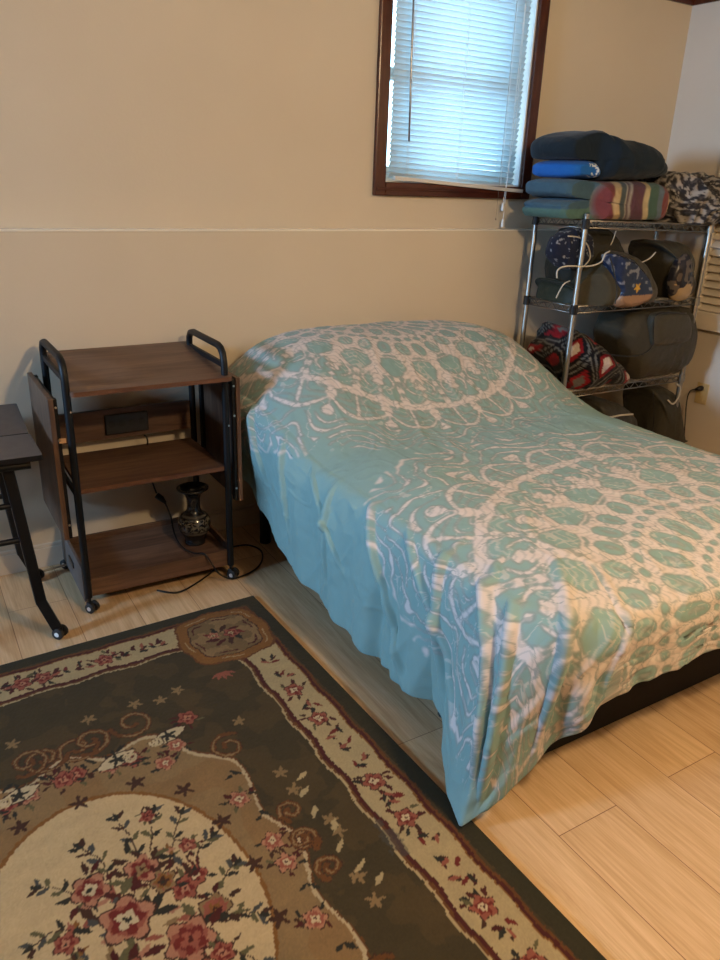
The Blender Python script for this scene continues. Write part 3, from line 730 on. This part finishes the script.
# corner cartouches
for (x0, y0) in ((.20, .195), (RW-.20, .195), (.20, RL-.195), (RW-.20, RL-.195)):
    s = loc(x0, y0, .25); x = jx[s]-x0; y = jy[s]-y0; t_ = np.arctan2(y, x); q = np.hypot(x, y)/(1-.055*np.cos(4*t_)+.035*np.cos(8*t_))
    putl(s, q < .163, 'dgold'); putl(s, q < .156, 'gold'); putl(s, q < .122, 'brown'); putl(s, q < .118, 'tan'); putl(s, (q < .118) & (fbm(x*30, y*30, 3, 2) > 0), 'olive2', .5)
    putl(s, (q > .100) & (q < .106) & (np.sin(t_*6) > -.3), 'dred'); putl(s, (q > .134) & (q < .139) & (np.sin(t_*5+1) > .2), 'cream', .7)
    for k in range(9): leafp(x0+.05*math.cos(k*.7+1), y0+.04*math.sin(k*.7+1), .026, .009, k*.7+.5, ('dred', 'brown', 'dgreen', 'red')[k % 4])
    rose(x0-.025, y0, .024, ('rose', 'red', 'cream', 'dred'), False); rose(x0+.035, y0-.012, .018, ('pink', 'rose', 'cream', 'dred'), False)
for x0 in (.29, RW-.29):
    for y0 in (.385, RL-.385):
        for k in range(5): leafp(x0+.022*math.cos(.4+k*.55), y0+.018*math.sin(.4+k*.55), .022, .006, .4+k*.55, 'rose')
# scrollwork and flowers between the border and the oval
for (u_, v_, r_, a_, dr) in ((.60, .475, .062, 0, 1), (.76, .50, .058, 3, -1), (.88, .49, .055, 1, 1), (.405, .70, .052, 4, 1), (.368, .985, .034, 1, -1), (.385, 1.085, .036, 2, 1)):
    mir(scroll, u_, v_, r_, a_, 1.35, dr)
for (u_, v_) in ((.461, .533), (.785, .60), (.955, .62)): mir(rose, u_, v_, .026, ('rose', 'red', 'pink', 'dred'))
for (u_, v_) in ((.527, .625), (.46, .888), (.447, 1.045), (.575, .675), (.70, .615)): mir(rose, u_, v_, .023, ('pink', 'rose', 'lcream', 'dred'))
for (u_, v_) in ((.531, .578), (.92, .60)):
    mir(leafp, u_, v_, .058, .026, .25, 'brown'); mir(leafp, u_, v_, .054, .022, .25, 'lcream'); mir(scroll, u_+.035, v_+.005, .02, 0, 1.1, 1, .006, 'lcream', 'cream'); mir(star, u_, v_, .022, 'dgreen')
for (u_, v_) in ((.44, .40), (.50, .42), (.70, .40), (.57, .40), (.34, .62), (.33, .86), (.30, 1.06), (.33, .93)):
    mir(star, u_, v_, .020, 'tan')
for (u_, v_) in ((.31, .95), (.32, 1.02), (.29, .90), (.30, 1.08)): mir(leafp, u_, v_, .022, .007, .9+v_*3, 'cream')
for (u_, v_) in ((.66, .56), (.74, .57), (.62, .63), (.43, .80), (.425, .96)):
    mir(leafp, u_, v_, .018, .006, u_*20, 'dgreen'); mir(leafp, u_+.02, v_+.008, .014, .005, v_*20, 'dgreen')
for (u_, v_) in ((.662, .705), (.566, .79), (.524, .93), (.512, 1.08), (.80, .70)): mir(star, u_, v_, .024, 'brown')
# bouquet in the oval
for P_, n_ in (([(.73, .95), (.725, .88), (.735, .80)], 4), ([(.70, .93), (.675, .87), (.655, .82)], 3), ([(.66, .96), (.63, .90), (.60, .86)], 3), ([(.80, .96), (.80, .90), (.83, .84)], 4),
               ([(.86, .97), (.90, .92), (.93, .90)], 3), ([(.62, 1.0), (.59, .97), (.565, .96)], 3), ([(.60, 1.1), (.57, 1.07), (.55, 1.06)], 3), ([(.88, 1.05), (.93, 1.02), (.97, 1.03)], 3),
               ([(.88, 1.15), (.93, 1.15), (.97, 1.12)], 3), ([(.62, 1.18), (.58, 1.18), (.555, 1.2)], 3), ([(.80, 1.25), (.82, 1.32), (.80, 1.38)], 4), ([(.72, 1.26), (.70, 1.33), (.66, 1.38)], 4), ([(.66, 1.22), (.61, 1.28), (.59, 1.32)], 3), ([(.9, 1.22), (.94, 1.28), (.93, 1.33)], 3)):
    spray(P_, n_, .016, ('dgreen', 'green', 'slate', 'brown'))
rn = random.Random(5)
for k in range(80):
    a_ = rn.random()*6.28; q = math.sqrt(rn.random()); u_ = .765+.15*q*math.cos(a_); v_ = 1.08+.20*q*math.sin(a_)
    leafp(u_, v_, .018+.008*rn.random(), .007, rn.random()*6.3, rn.choice(('dgreen', 'green', 'tan', 'pink', 'brown', 'rose', 'slate', 'gold')))
for (u_, v_, r_, cs) in ((.842, .960, .036, ('pink', 'red', 'lcream', 'dgreen')), (.73, .965, .034, ('pink', 'red', 'tan', 'brown')), (.634, 1.04, .024, ('rose', 'red', 'lcream', 'dred')), (.795, 1.07, .050, ('pink', 'red', 'lcream', 'dgreen')),
        (.665, 1.06, .028, ('rose', 'red', 'pink', 'dred')), (.63, 1.14, .032, ('tan', 'rose', 'gold', 'brown')), (.70, 1.18, .046, ('pink', 'red', 'rose', 'dred')), (.83, 1.20, .040, ('rose', 'red', 'pink', 'dred')), (.915, 1.06, .022, ('rose', 'red', 'pink', 'dgreen')),
        (.92, 1.16, .02, ('rose', 'red', 'pink', 'dgreen')), (.70, 1.02, .026, ('tan', 'gold', 'brown', 'dgreen')), (.62, .955, .018, ('rose', 'red', 'pink', 'dred')), (.672, .825, .016, ('rose', 'red', 'rose', 'dred')), (.76, 1.28, .034, ('pink', 'rose', 'lcream', 'dred')), (.655, 1.24, .022, ('rose', 'red', 'pink', 'dred'))):
    rose(u_, v_, r_, cs, True)
# patch of cool blue light, painted into the border colour
s = loc(.205, 1.20, .09); q = np.hypot((jx[s]-.205)/1.0, (jy[s]-1.19)/2.2)+.02*fbm(jx[s]*60, jy[s]*60, 3, 2); putl(s, q < .022, 'slate', .55)
RCOL *= np.array([.56, .53, .46])
RCOL *= (1+.10*vnoise(uu*300, vv*300, 8)+.06*vnoise(uu*20, vv*40, 9))[..., None]
rc0 = np.array([.962, -.601]); al = .033
eu = np.array([-math.cos(al), -math.sin(al)]); ev = np.array([math.sin(al), -math.cos(al)])
ee = np.minimum(US, VS)
RZ = RT*np.clip(ee/.006, 0, 1)**.5+.0006*vnoise(uu*230, vv*230, 6)*(ee > .004)+.001+.0012*sstep(.0, .012, np.abs(D1))*0
XY = rc0+uu[..., None]*eu+vv[..., None]*ev
V = np.concatenate([XY, RZ[..., None]], -1).reshape(-1, 3)
rg = grid_mesh('area_rug', V, NU, NV, M_RUG, None, RCOL.reshape(-1, 3), origin=(.2, -1.7, 0))
tag(rg, 'olive floral area rug with cream border bands and oval bouquet medallion', 'rug')
# ------------------------------------------------------------------ WIRE RACK
rk = thing('wire_shelving_rack', 'chrome wire shelving rack in the corner holding folded bedding and storage bags', 'shelving rack', (3.07, -.26, 0))
RX0, RX1, RY0, RY1 = 2.632, 3.50, -.415, -.105
for x in (RX0, RX1):
    for y in (RY0, RY1):
        b = BM(); n = 60; pts = []; rad = []
        for k in range(n+1):
            z = .02+(1.345-.02)*k/n; pts.append((x, y, z)); rad.append(.0128)
            if k < n: pts.append((x, y, z+.004)); rad.append(.0118)
        tube(b, pts, rad, 14); p = obj('post', b, M_CHROME, rk, autosmooth=.9)
        b = BM(); lathe(b, [(.0132, 0), (.0138, .004), (.0125, .010), (.006, .013)], (x, y, 1.343), 14); obj('post_cap', b, M_CHROME, p)
        b = BM(); lathe(b, [(.012, 0), (.016, .004), (.016, .014), (.010, .022)], (x, y, 0), 14); obj('post_foot', b, M_RUBBER, p)
SHZ = (.165, .555, .955, 1.325)
def wire_shelf(zl, zr):
    def z(x): return zl+(zr-zl)*(x-RX0)/(RX1-RX0)
    b = BM(); h = .030
    def rod(p, q, r): tube(b, [p, q], r, 6)
    for y in (RY0, RY1):
        rod((RX0, y, z(RX0)), (RX1, y, z(RX1)), .0034); rod((RX0, y, z(RX0)-h), (RX1, y, z(RX1)-h), .0034)
        n = 24; P_ = [(RX0+.02+(RX1-RX0-.04)*k/n, y, z(RX0+(RX1-RX0)*k/n)-(h if k % 2 else 0)) for k in range(n+1)]; tube(b, P_, .0024, 6)
    for x in (RX0, RX1):
        rod((x, RY0, z(x)), (x, RY1, z(x)), .0034); rod((x, RY0, z(x)-h), (x, RY1, z(x)-h), .0034)
        n = 9; P_ = [(x, RY0+.02+(RY1-RY0-.04)*k/n, z(x)-(h if k % 2 else 0)) for k in range(n+1)]; tube(b, P_, .0024, 6)
    for k in range(1, 35):
        x = RX0+(RX1-RX0)*k/35; rod((x, RY0, z(x)+.003), (x, RY1, z(x)+.003), .0019)
    for y in (RY0+.1, RY1-.1): rod((RX0, y, z(RX0)-.002), (RX1, y, z(RX1)-.002), .003)
    s = obj('shelf', b, M_CHROME, rk, smooth=True)
    for x in (RX0, RX1):
        for y in (RY0, RY1):
            b = BM(); lathe(b, [(.0135, -.036), (.0185, -.034), (.0165, .006), (.0135, .008)], (x, y, z(x)), 14); obj('collar', b, M_BLACKP if zl > .9 and x < 3 else M_CHROME, s)
for zl in SHZ: wire_shelf(zl, zl-.018 if zl > 1 else zl)
S1, S2, S3, S4 = SHZ[::-1]

# ------------------------------------------------------------------ soft goods
def profile(P_, n=110):
    c = np.array(catmull(P_, 10, True)); d_ = np.r_[0, np.cumsum(np.linalg.norm(np.diff(np.vstack([c, c[:1]]), axis=0), axis=1))]
    c2 = np.vstack([c, c[:1]]); s = np.linspace(0, d_[-1], n, endpoint=False)
    return np.stack([np.interp(s, d_, c2[:, 0]), np.interp(s, d_, c2[:, 1])], -1)
def puff(name, P_, y0, y1, mat, colfn, parent=None, p=3.5, zmin=None, xmax=None, noise=(.006, 9), wr=(.004, 24), nt=70, seed=1, centre=None, n=130, lean=0.0, origin=None, folds=None):
    pr = profile(P_, n); c = pr.mean(0) if centre is None else np.array(centre)
    fi_ = np.linspace(0, PI, nt); s = np.sin(fi_); t = -np.sign(np.cos(fi_))*np.clip(1-s**2.2, 0, 1)**(1/p); s = np.maximum(s, .004)
    yc, hy_ = (y0+y1)/2, (y1-y0)/2
    X = c[0]+(pr[:, 0][:, None]-c[0])*s[None]; Z = c[1]+(pr[:, 1][:, None]-c[1])*s[None]; Y = yc+hy_*t[None]+0*X
    nx_ = X-c[0]; nz_ = Z-c[1]; ny_ = (Y-yc); L_ = np.sqrt(nx_**2+nz_**2+ny_**2)+1e-6
    dsp = noise[0]*fbm(X*noise[1], Y*noise[1], Z*noise[1]+seed, 2)+wr[0]*((1-np.abs(vnoise(X*wr[1]+seed, Y*wr[1], Z*wr[1]*.7+2*vnoise(X*6, Y*6, Z*6))))**2-.4)
    if folds is not None: dsp = dsp+folds(X, Y, Z)
    X = X+nx_/L_*dsp; Y = Y+ny_/L_*dsp+lean*(Z-c[1]); Z = Z+nz_/L_*dsp
    yl = -.396-.12*sstep(2.665, 2.82, X)
    Y = np.maximum(Y, yl+.0)
    if zmin is not None: Z = np.where(Z < zmin, zmin+(.0005*fbm(X*30, Y*30, 0, 1)), Z)
    if xmax is not None: X = np.minimum(X, xmax)
    V = np.stack([X, Y, Z], -1).reshape(-1, 3)
    col = colfn(V[:, 0], V[:, 1], V[:, 2])
    return grid_mesh(name, V, n, nt, mat, parent, col, closeu=True, origin=origin)
def flat(c, v=.08):
    c = lin(c)
    return lambda x, y, z: c[None]*(1+v*fbm(x*20, y*20, z*20, 2))[:, None]
# dark comforter
def darkc(x, y, z): return lin((17, 30, 40))[None]*(1+.12*fbm(x*16, y*16, z*16, 2))[:, None]
o = puff('folded_comforter', [(2.520, 1.572), (2.497, 1.603), (2.502, 1.638), (2.556, 1.665), (2.684, 1.688)]+[(2.784, 1.669), (2.933, 1.658), (3.055, 1.627), (3.144, 1.577), (3.166, 1.527), (3.041, 1.502), (2.813, 1.491), (2.706, 1.492), (2.663, 1.522)]+[(2.659, 1.566), (2.598, 1.567)], -.46, -.06, M_CLOTH, darkc, None, 4, noise=(.010, 7), wr=(.006, 14),
   origin=(3.0, -.26, 1.52), folds=lambda X, Y, Z: -.014*np.exp(-((X-2.70-.2*(Z-1.55))/.014)**2)-.010*np.exp(-((X-3.02-.9*(Z-1.5))/.016)**2))
tag(o, 'dark navy quilted comforter folded on top of the bedding stack on the rack', 'comforter')
def bluec(x, y, z):
    c = lin((24, 92, 168))[None]*np.ones((len(x), 1)); m = (np.abs(x-2.665) < .035) & (z > 1.50) & (vnoise(x*130, y*130, z*130) > .25) & (y < -.36)
    return np.where(m[:, None], lin((190, 200, 210)), c)
o = puff('folded_blanket', [(2.550, 1.497), (2.528, 1.524), (2.541, 1.553), (2.610, 1.568)]+[(2.667, 1.570), (2.733, 1.548), (2.741, 1.508), (2.695, 1.495)]+[(2.660, 1.496)], -.405, -.10, M_CLOTH, bluec, None, 4, noise=(.004, 10), wr=(.003, 20), origin=(2.8, -.26, 1.48))
tag(o, 'bright blue folded blanket tucked under the dark navy comforter on the rack', 'blanket')
# steel blue quilt with a striped end
STR = [(2.86, (92, 116, 124)), (2.885, (126, 44, 46)), (2.915, (126, 44, 46)), (2.922, (196, 164, 100)), (2.94, (196, 164, 100)), (2.946, (70, 84, 84)), (2.962, (70, 84, 84)), (2.966, (170, 160, 140)), (2.972, (80, 50, 60)), (2.984, (168, 160, 150)),
       (2.992, (96, 52, 66)), (3.035, (96, 52, 66)), (3.042, (190, 166, 104)), (3.056, (190, 166, 104)), (3.062, (64, 104, 90)), (3.10, (64, 104, 90)), (3.105, (86, 110, 130)), (3.125, (86, 110, 130)), (3.132, (132, 52, 52)), (3.165, (132, 52, 52)), (3.172, (194, 158, 92)), (3.195, (194, 158, 92)), (3.205, (90, 110, 126)), (3.3, (90, 110, 126))]
SX_ = np.array([s[0] for s in STR]); SC_ = np.array([lin(s[1]) for s in STR])
def quiltc(x, y, z):
    xx = 2.862+(x-.035*((z-1.40)/.07)**2-2.655)/1.58
    st = np.stack([np.interp(xx, SX_, SC_[:, k]) for k in range(3)], -1)
    bl_ = lin((60, 86, 100))[None]*(1+.10*fbm(x*26, y*26, z*26, 2))[:, None]
    gr = lin((76, 104, 94)); lowm = ((z < 1.366+.04*(x-2.4)) & (x > 2.46))[:, None]
    bl_ = np.where(lowm, gr, bl_)
    st = st*.62+st.mean(-1, keepdims=True)*.25
    return np.where((xx > 2.862)[:, None], st, bl_)*(1+.06*vnoise(x*90, y*90, z*90))[:, None]
o = puff('striped_quilt', [(2.506, 1.442), (2.512, 1.475), (2.575, 1.491)]+[(2.688, 1.487), (2.846, 1.488), (3.008, 1.496), (3.137, 1.479), (3.193, 1.432), (3.197, 1.366), (3.151, 1.326), (2.987, 1.316), (2.789, 1.316)]+[(2.631, 1.315), (2.539, 1.318), (2.491, 1.351), (2.503, 1.389), (2.566, 1.405), (2.663, 1.413), (2.564, 1.417), (2.515, 1.426)], -.455, -.06, M_CLOTH, quiltc, None, 5, zmin=S1+.006, noise=(.006, 8), wr=(.004, 20), n=260, nt=220,
   origin=(2.9, -.26, 1.33), centre=(2.95, 1.385), folds=lambda X, Y, Z: -.020*np.exp(-((Z-1.412+.10*(X-2.6))/.007)**2)*(X < 2.60)-.012*np.exp(-((Z-1.372)/.005)**2)*(X < 2.60)-.008*np.exp(-((X-2.64)/.012)**2))
tag(o, 'steel blue quilt with striped end folded directly on the top wire shelf', 'quilt')
def crump(x, y, z):
    q = np.abs(np.sin(60*(z+.35*x)+5*fbm(x*12, y*12, z*12, 3)+26*y)); k = fbm(x*70, y*70, z*90, 3)
    a_, b_, c_ = lin((44, 42, 44)), lin((150, 144, 136)), lin((84, 80, 78))
    m1 = sstep(.72, .9, q+k*.5)[:, None]; m2 = (k > .15)[:, None]*.6
    return (a_*(1-m2)+c_*m2)*(1-m1)+b_*m1
def crf(X, Y, Z): return .016*np.sin(24*(X+.8*Z)+3*vnoise(X*8, Y*8, Z*8)+14*Y)+.010*np.sin(60*(Z-.4*X)+4*vnoise(X*14, Y*14, Z*14))
o = puff('crumpled_blanket', [(3.150, 1.479), (3.179, 1.523), (3.255, 1.538), (3.343, 1.497), (3.435, 1.509), (3.519, 1.534), (3.639, 1.483), (3.703, 1.372), (3.644, 1.305), (3.471, 1.300), (3.352, 1.308), (3.249, 1.326), (3.173, 1.396)], -.48, -.08, M_CLOTH, crump, None, 3, xmax=XR-.042, zmin=S1-.012, noise=(.012, 10), wr=(.012, 26), n=200, nt=110, folds=crf, origin=(3.45, -.26, 1.31))
tag(o, 'crumpled grey and black patterned blanket at the right end of the top shelf', 'blanket')
o = puff('maroon_cloth', [(3.516, 1.483), (3.558, 1.504), (3.705, 1.498), (3.756, 1.440), (3.719, 1.400), (3.573, 1.398)], -.22, -.07, M_CLOTH, flat((70, 30, 42)), None, 3, xmax=XR-.045, noise=(.01, 12), origin=(3.5, -.15, 1.4))
tag(o, 'small maroon cloth peeking out behind the crumpled grey blanket', 'cloth')

# bags on the second shelf
def tubecurve(name, P_, r, mat, parent):
    b = BM(); tube(b, catmull(P_, 8), r, 8); return obj(name, b, mat, parent, smooth=True)
def bag(name, label, P_, y0, y1, colr_, zmin, **k):
    xs = [p[0] for p in P_]; o = puff(name, P_, y0, y1, M_BAG, flat(colr_), None, zmin=zmin, origin=(sum(xs)/len(xs), (y0+y1)/2, zmin), **k)
    return tag(o, label, 'storage bag')
GB = (62, 58, 45)
navy = lambda x, y, z: np.where((vnoise(x*70, y*70, z*70)+.5*vnoise(x*150, y*150, z*150) > .60)[:, None], lin((126, 128, 134)), lin((24, 29, 46)))
o = bag('storage_bag', 'dark grey zipped bag with bundled navy fabric showing, behind on the second shelf', [(2.669, 1.094), (2.679, 1.200), (2.700, 1.261), (2.734, 1.282), (2.920, 1.279), (3.013, 1.233), (3.065, 1.131), (3.034, 1.023), (2.849, 0.983), (2.737, 0.967), (2.688, 1.014)], -.37, -.10, (44, 42, 34), S2+.006, p=3, noise=(.012, 9))
n_ = puff('navy_fabric_window', [(2.515, 1.174), (2.521, 1.241), (2.575, 1.278), (2.673, 1.283), (2.745, 1.239), (2.761, 1.161), (2.705, 1.118), (2.598, 1.120)], -.40, -.28, M_CLOTH, navy, o, p=2.5, noise=(.008, 12), wr=(.008, 20), centre=None)
tubecurve('piping', [(x, -.40, z) for x, z in [(2.550, 1.260), (2.625, 1.252), (2.681, 1.217), (2.704, 1.165), (2.673, 1.131)]], .003, M_PIPING, o)
tubecurve('piping', [(x, -.355, z) for x, z in [(2.765, 1.143), (2.837, 1.173), (2.879, 1.221), (2.900, 1.278)]], .003, M_PIPING, o)
o = bag('storage_bag', 'flat dark green bag on the second shelf beside the left posts', [(2.625, 0.950), (2.629, 0.997), (2.630, 1.036), (2.596, 1.061), (2.675, 1.048), (2.780, 1.008), (2.805, 0.951), (2.696, 0.938), (2.635, 0.936), (2.647, 0.926)], -.41, -.13, (40, 46, 36), S2+.006, p=3, noise=(.006, 10))
tubecurve('strap', [(x, -.415, z) for x, z in [(2.510, 0.999), (2.528, 1.033), (2.548, 1.059), (2.582, 1.071)]], .003, M_PIPING, o)
o = bag('storage_bag', 'grey bag with a clear window showing navy star fabric, front of second shelf', [(2.656, 0.976), (2.664, 1.030), (2.714, 1.093), (2.770, 1.147), (2.820, 1.196), (2.927, 1.181), (3.033, 1.143), (3.105, 1.082), (3.162, 1.000), (3.140, 0.949), (3.016, 0.931), (2.816, 0.934), (2.693, 0.943)], -.50, -.27, GB, S2+.004, p=3.2, noise=(.010, 9), wr=(.006, 18))
def starf(x, y, z):
    c = np.where((vnoise(x*60, y*60, z*60) > .55)[:, None], lin((120, 124, 134)), lin((40, 50, 74)))
    cx, cz = (2.913, 1.042); X_, Z_ = x-cx, z-cz; t_ = np.arctan2(Z_, X_)-.3; r_ = np.hypot(X_, Z_)
    k = np.cos(np.mod(t_, 2*PI/5)-PI/5); rad = .0085/np.maximum(k**4.0, .15)*.9
    star_ = (r_ < .026*(1-.62*(np.abs(np.mod(t_*5/(2*PI), 1)-.5)*2)**.7))
    c = np.where(star_[:, None], lin((206, 164, 60)), c)
    tanm_ = z < 1.008
    return np.where(tanm_[:, None], lin((150, 118, 92)), c)
n_ = puff('clear_window', [(2.730, 1.182), (2.806, 1.185), (2.906, 1.153), (2.987, 1.098), (3.046, 1.033), (3.059, 0.986), (2.983, 0.952), (2.882, 0.948), (2.810, 0.970), (2.815, 1.032), (2.771, 1.113)], -.535, -.40, cloth('glossy_clear_vinyl', .18, 300, .0, .0, .35, 30), starf, o, p=2.4, noise=(.003, 10), wr=(.004, 22))
tubecurve('piping', [(x, -.495, z) for x, z in [(2.419, 1.097), (2.418, 1.130), (2.468, 1.145), (2.601, 1.142), (2.672, 1.158), (2.690, 1.191), (2.718, 1.203)]], .0036, M_PIPING, o)
tubecurve('piping', [(x, -.53, z) for x, z in [(2.763, 0.978), (2.762, 1.039), (2.724, 1.118), (2.685, 1.182)]], .003, NT('dark_piping', .6, 0, (40, 42, 40)).m, o)
o = bag('storage_bag', 'dark grey bag with a small window, at the right end of the second shelf', [(3.261, 1.113), (3.256, 1.180), (3.203, 1.226), (3.371, 1.220), (3.460, 1.181), (3.495, 1.044), (3.499, 0.954), (3.317, 0.938), (3.338, 0.908), (3.309, 0.971)], -.44, -.12, (60, 56, 44), S2+.006, p=3.2, noise=(.012, 9), xmax=XR-.045)
def winf(x, y, z):
    c = np.where((vnoise(x*50, y*50, z*50) > .0)[:, None], lin((40, 40, 48)), lin((92, 84, 78))); m = (z < 1.037) & (vnoise(x*26, 0, z*26) > -.2)
    return np.where(m[:, None], lin((168, 142, 104)), c)
n_ = puff('clear_window', [(3.257, 1.093), (3.290, 1.158), (3.345, 1.176), (3.388, 1.109), (3.413, 1.002), (3.380, 0.954), (3.303, 0.957), (3.259, 1.007)], -.465, -.38, bpy.data.materials['glossy_clear_vinyl'], winf, o, p=2.4, noise=(.003, 10), wr=(.004, 22))
tubecurve('piping', [(x, -.45, z) for x, z in [(2.948, 1.138), (2.994, 1.146), (3.045, 1.163), (3.080, 1.190)]], .003, M_PIPING, o)
# third shelf
def croch(x, y, z):
    u = x*1.0+.25*z+.04*vnoise(x*5, y*5, z*5); v = z*1.15-.30*x+.8*y+.04*vnoise(x*5+9, y*5, z*5)
    s = .155; du = np.mod(u/s, 1)-.5; dv__ = np.mod(v/s+.35, 1)-.5; m = np.maximum(np.abs(du), np.abs(dv__))
    alt = (np.floor(u/s)+np.floor(v/s+.35)) % 2
    W_, K_, R_, G_ = lin((176, 164, 152)), lin((15, 12, 14)), lin((118, 16, 24)), lin((92, 90, 84))
    c = np.where((m < .16)[:, None], np.where((alt == 0)[:, None], W_, G_), np.where((m < .27)[:, None], R_, np.where((m < .39)[:, None], K_, np.where((m < .445)[:, None], G_, K_))))
    return c*(1+.15*vnoise(x*160, y*160, z*160))[:, None]
o = puff('crochet_blanket', [(2.580, 0.702), (2.604, 0.760), (2.643, 0.800), (2.650, 0.845), (2.719, 0.831), (2.831, 0.772), (2.957, 0.704), (3.074, 0.634), (3.139, 0.577), (3.081, 0.541), (2.880, 0.547), (2.713, 0.546), (2.691, 0.533), (2.651, 0.585)], -.47, -.11, M_CROCHET, croch, None, 3, zmin=S3+.006, noise=(.016, 8), wr=(.012, 16), n=170, nt=90,
     origin=(2.75, -.28, S3), folds=lambda X, Y, Z: .010*np.sin(34*(X*.8+Z)+2*vnoise(X*9, Y*9, Z*9)))
tag(o, 'red black grey and white patchwork blanket heaped on the third shelf', 'blanket')
o = bag('storage_bag', 'large dark grey bag with a front pocket bulging off the third shelf', [(3.020, 0.806), (3.043, 0.872), (3.093, 0.907), (3.270, 0.922), (3.501, 0.906), (3.564, 0.856), (3.612, 0.701), (3.581, 0.611), (3.481, 0.561), (3.291, 0.558), (3.175, 0.553), (3.131, 0.577), (3.061, 0.674)], -.46, -.12, (58, 54, 43), S3+.006, p=4, noise=(.012, 8), wr=(.006, 18), xmax=XR-.05, seed=5)
n_ = puff('front_pocket', [(3.132, 0.874), (3.175, 0.905), (3.366, 0.895), (3.435, 0.846), (3.453, 0.764), (3.373, 0.739), (3.182, 0.743), (3.144, 0.800)], -.485, -.40, M_BAG, flat((66, 62, 50)), o, p=3, noise=(.003, 10), wr=(.002, 20))
tubecurve('seam', [(x, -.482, z) for x, z in [(2.771, 0.750), (2.913, 0.720), (3.056, 0.713), (3.133, 0.751), (3.119, 0.830), (3.111, 0.888), (3.164, 0.909), (3.346, 0.899)]], .003, M_BLACKP, o)
# bottom shelf
o = bag('storage_bag', 'tall dark grey bag with a centre seam on the bottom shelf by the outlet', [(3.374, 0.342), (3.363, 0.424), (3.347, 0.493), (3.510, 0.460), (3.576, 0.374), (3.683, 0.157), (3.702, -0.028), (3.555, -0.125), (3.505, -0.170), (3.469, -0.062), (3.385, 0.192)], -.45, -.12, (54, 51, 41), S4+.006, p=4, noise=(.010, 8), xmax=XR-.06, seed=8)
tubecurve('seam', [(x, -.455, z) for x, z in [(3.236, 0.501), (3.270, 0.401), (3.307, 0.232), (3.354, 0.055)]], .003, M_BLACKP, o)
tubecurve('strap_loop', [(x, -.43, z) for x, z in [(3.404, 0.434), (3.452, 0.407), (3.490, 0.447), (3.483, 0.496), (3.445, 0.517)]], .0045, M_PIPING, o)
o = bag('storage_bag', 'low grey bag edged with white piping on the bottom shelf behind the bed', [(2.917, 0.284), (2.943, 0.381), (2.929, 0.463), (3.093, 0.436), (3.207, 0.374), (3.254, 0.274), (3.263, 0.046), (3.123, -0.023), (3.029, -0.063), (2.954, 0.080)], -.46, -.12, (56, 53, 45), S4+.006, p=4, noise=(.008, 8), seed=9)
tubecurve('piping', [(x, -.465, z) for x, z in [(2.834, 0.426), (2.922, 0.410), (3.008, 0.410), (3.098, 0.404)]], .005, M_PIPING, o)
b = BM()
for (x, z) in [(2.956, 0.385), (3.016, 0.378)]: box(b, x-.016, x+.004, -.468, -.460, z-.004, z+.004, .001)
obj('label_tag', b, M_PIPING, o)

# ------------------------------------------------------------------ LIGHT
wd = bpy.data.worlds.new('outdoor_sky'); scene.world = wd; wd.use_nodes = True; t = wd.node_tree
bg = t.nodes['Background']; tc = t.nodes.new('ShaderNodeTexCoord'); sp = t.nodes.new('ShaderNodeSeparateXYZ'); rp = t.nodes.new('ShaderNodeValToRGB')
t.links.new(tc.outputs['Generated'], sp.inputs[0]); t.links.new(sp.outputs[2], rp.inputs[0]); t.links.new(rp.outputs[0], bg.inputs[0])
e = rp.color_ramp.elements; e[0].position = 0.0; e[0].color = (.42, .72, .95, 1); e[1].position = .35; e[1].color = (.50, .80, .95, 1)
bg.inputs[1].default_value = 6
def lamp(name, ty, loc_, energy, color, size=.1, rot=None, size_y=None, shape=None):
    l = bpy.data.lights.new(name, ty); l.energy = energy; l.color = color
    if ty == 'AREA':
        l.size = size
        if size_y: l.shape = 'RECTANGLE'; l.size_y = size_y
    else: l.shadow_soft_size = size
    o = bpy.data.objects.new(name, l); link(o); o.location = loc_
    if rot: o.rotation_euler = rot
    return o
lamp('ceiling_bulb', 'POINT', (1.25, -3.0, 2.25), 122, (1, .71, .40), .07)
lamp('corner_bulb', 'POINT', (3.2, -3.1, 2.2), 20, (1, .73, .44), .08)
lamp('side_window_daylight', 'AREA', (-3.95, -1.0, 2.0), 66, (.36, .63, 1.0), .6, (0, math.radians(-78), 0), .7).data.spread = math.radians(90)

# ------------------------------------------------------------------ CAMERA
cam = bpy.data.cameras.new('camera'); co = bpy.data.objects.new('camera', cam); link(co); scene.camera = co
cam.sensor_fit = 'VERTICAL'; cam.sensor_height = 36; cam.lens = 754.05/960*36; cam.clip_start = .02
p, r, y = 0.37673104, 0.0364478, 0.55363105
fw = Vector((math.sin(y)*math.cos(p), math.cos(y)*math.cos(p), -math.sin(p))); rt = Vector((math.cos(y), -math.sin(y), 0)); up = rt.cross(fw)
rt2 = rt*math.cos(r)+up*math.sin(r); up2 = -rt*math.sin(r)+up*math.cos(r)
co.matrix_world = Matrix(((rt2.x, up2.x, -fw.x, 0), (rt2.y, up2.y, -fw.y, -2.88), (rt2.z, up2.z, -fw.z, 1.45), (0, 0, 0, 1)))
scene.view_settings.view_transform = 'Standard'; scene.view_settings.look = 'None'
scene.view_settings.gamma = 1; scene.view_settings.use_curve_mapping = False
scene.view_settings.exposure = 0.0
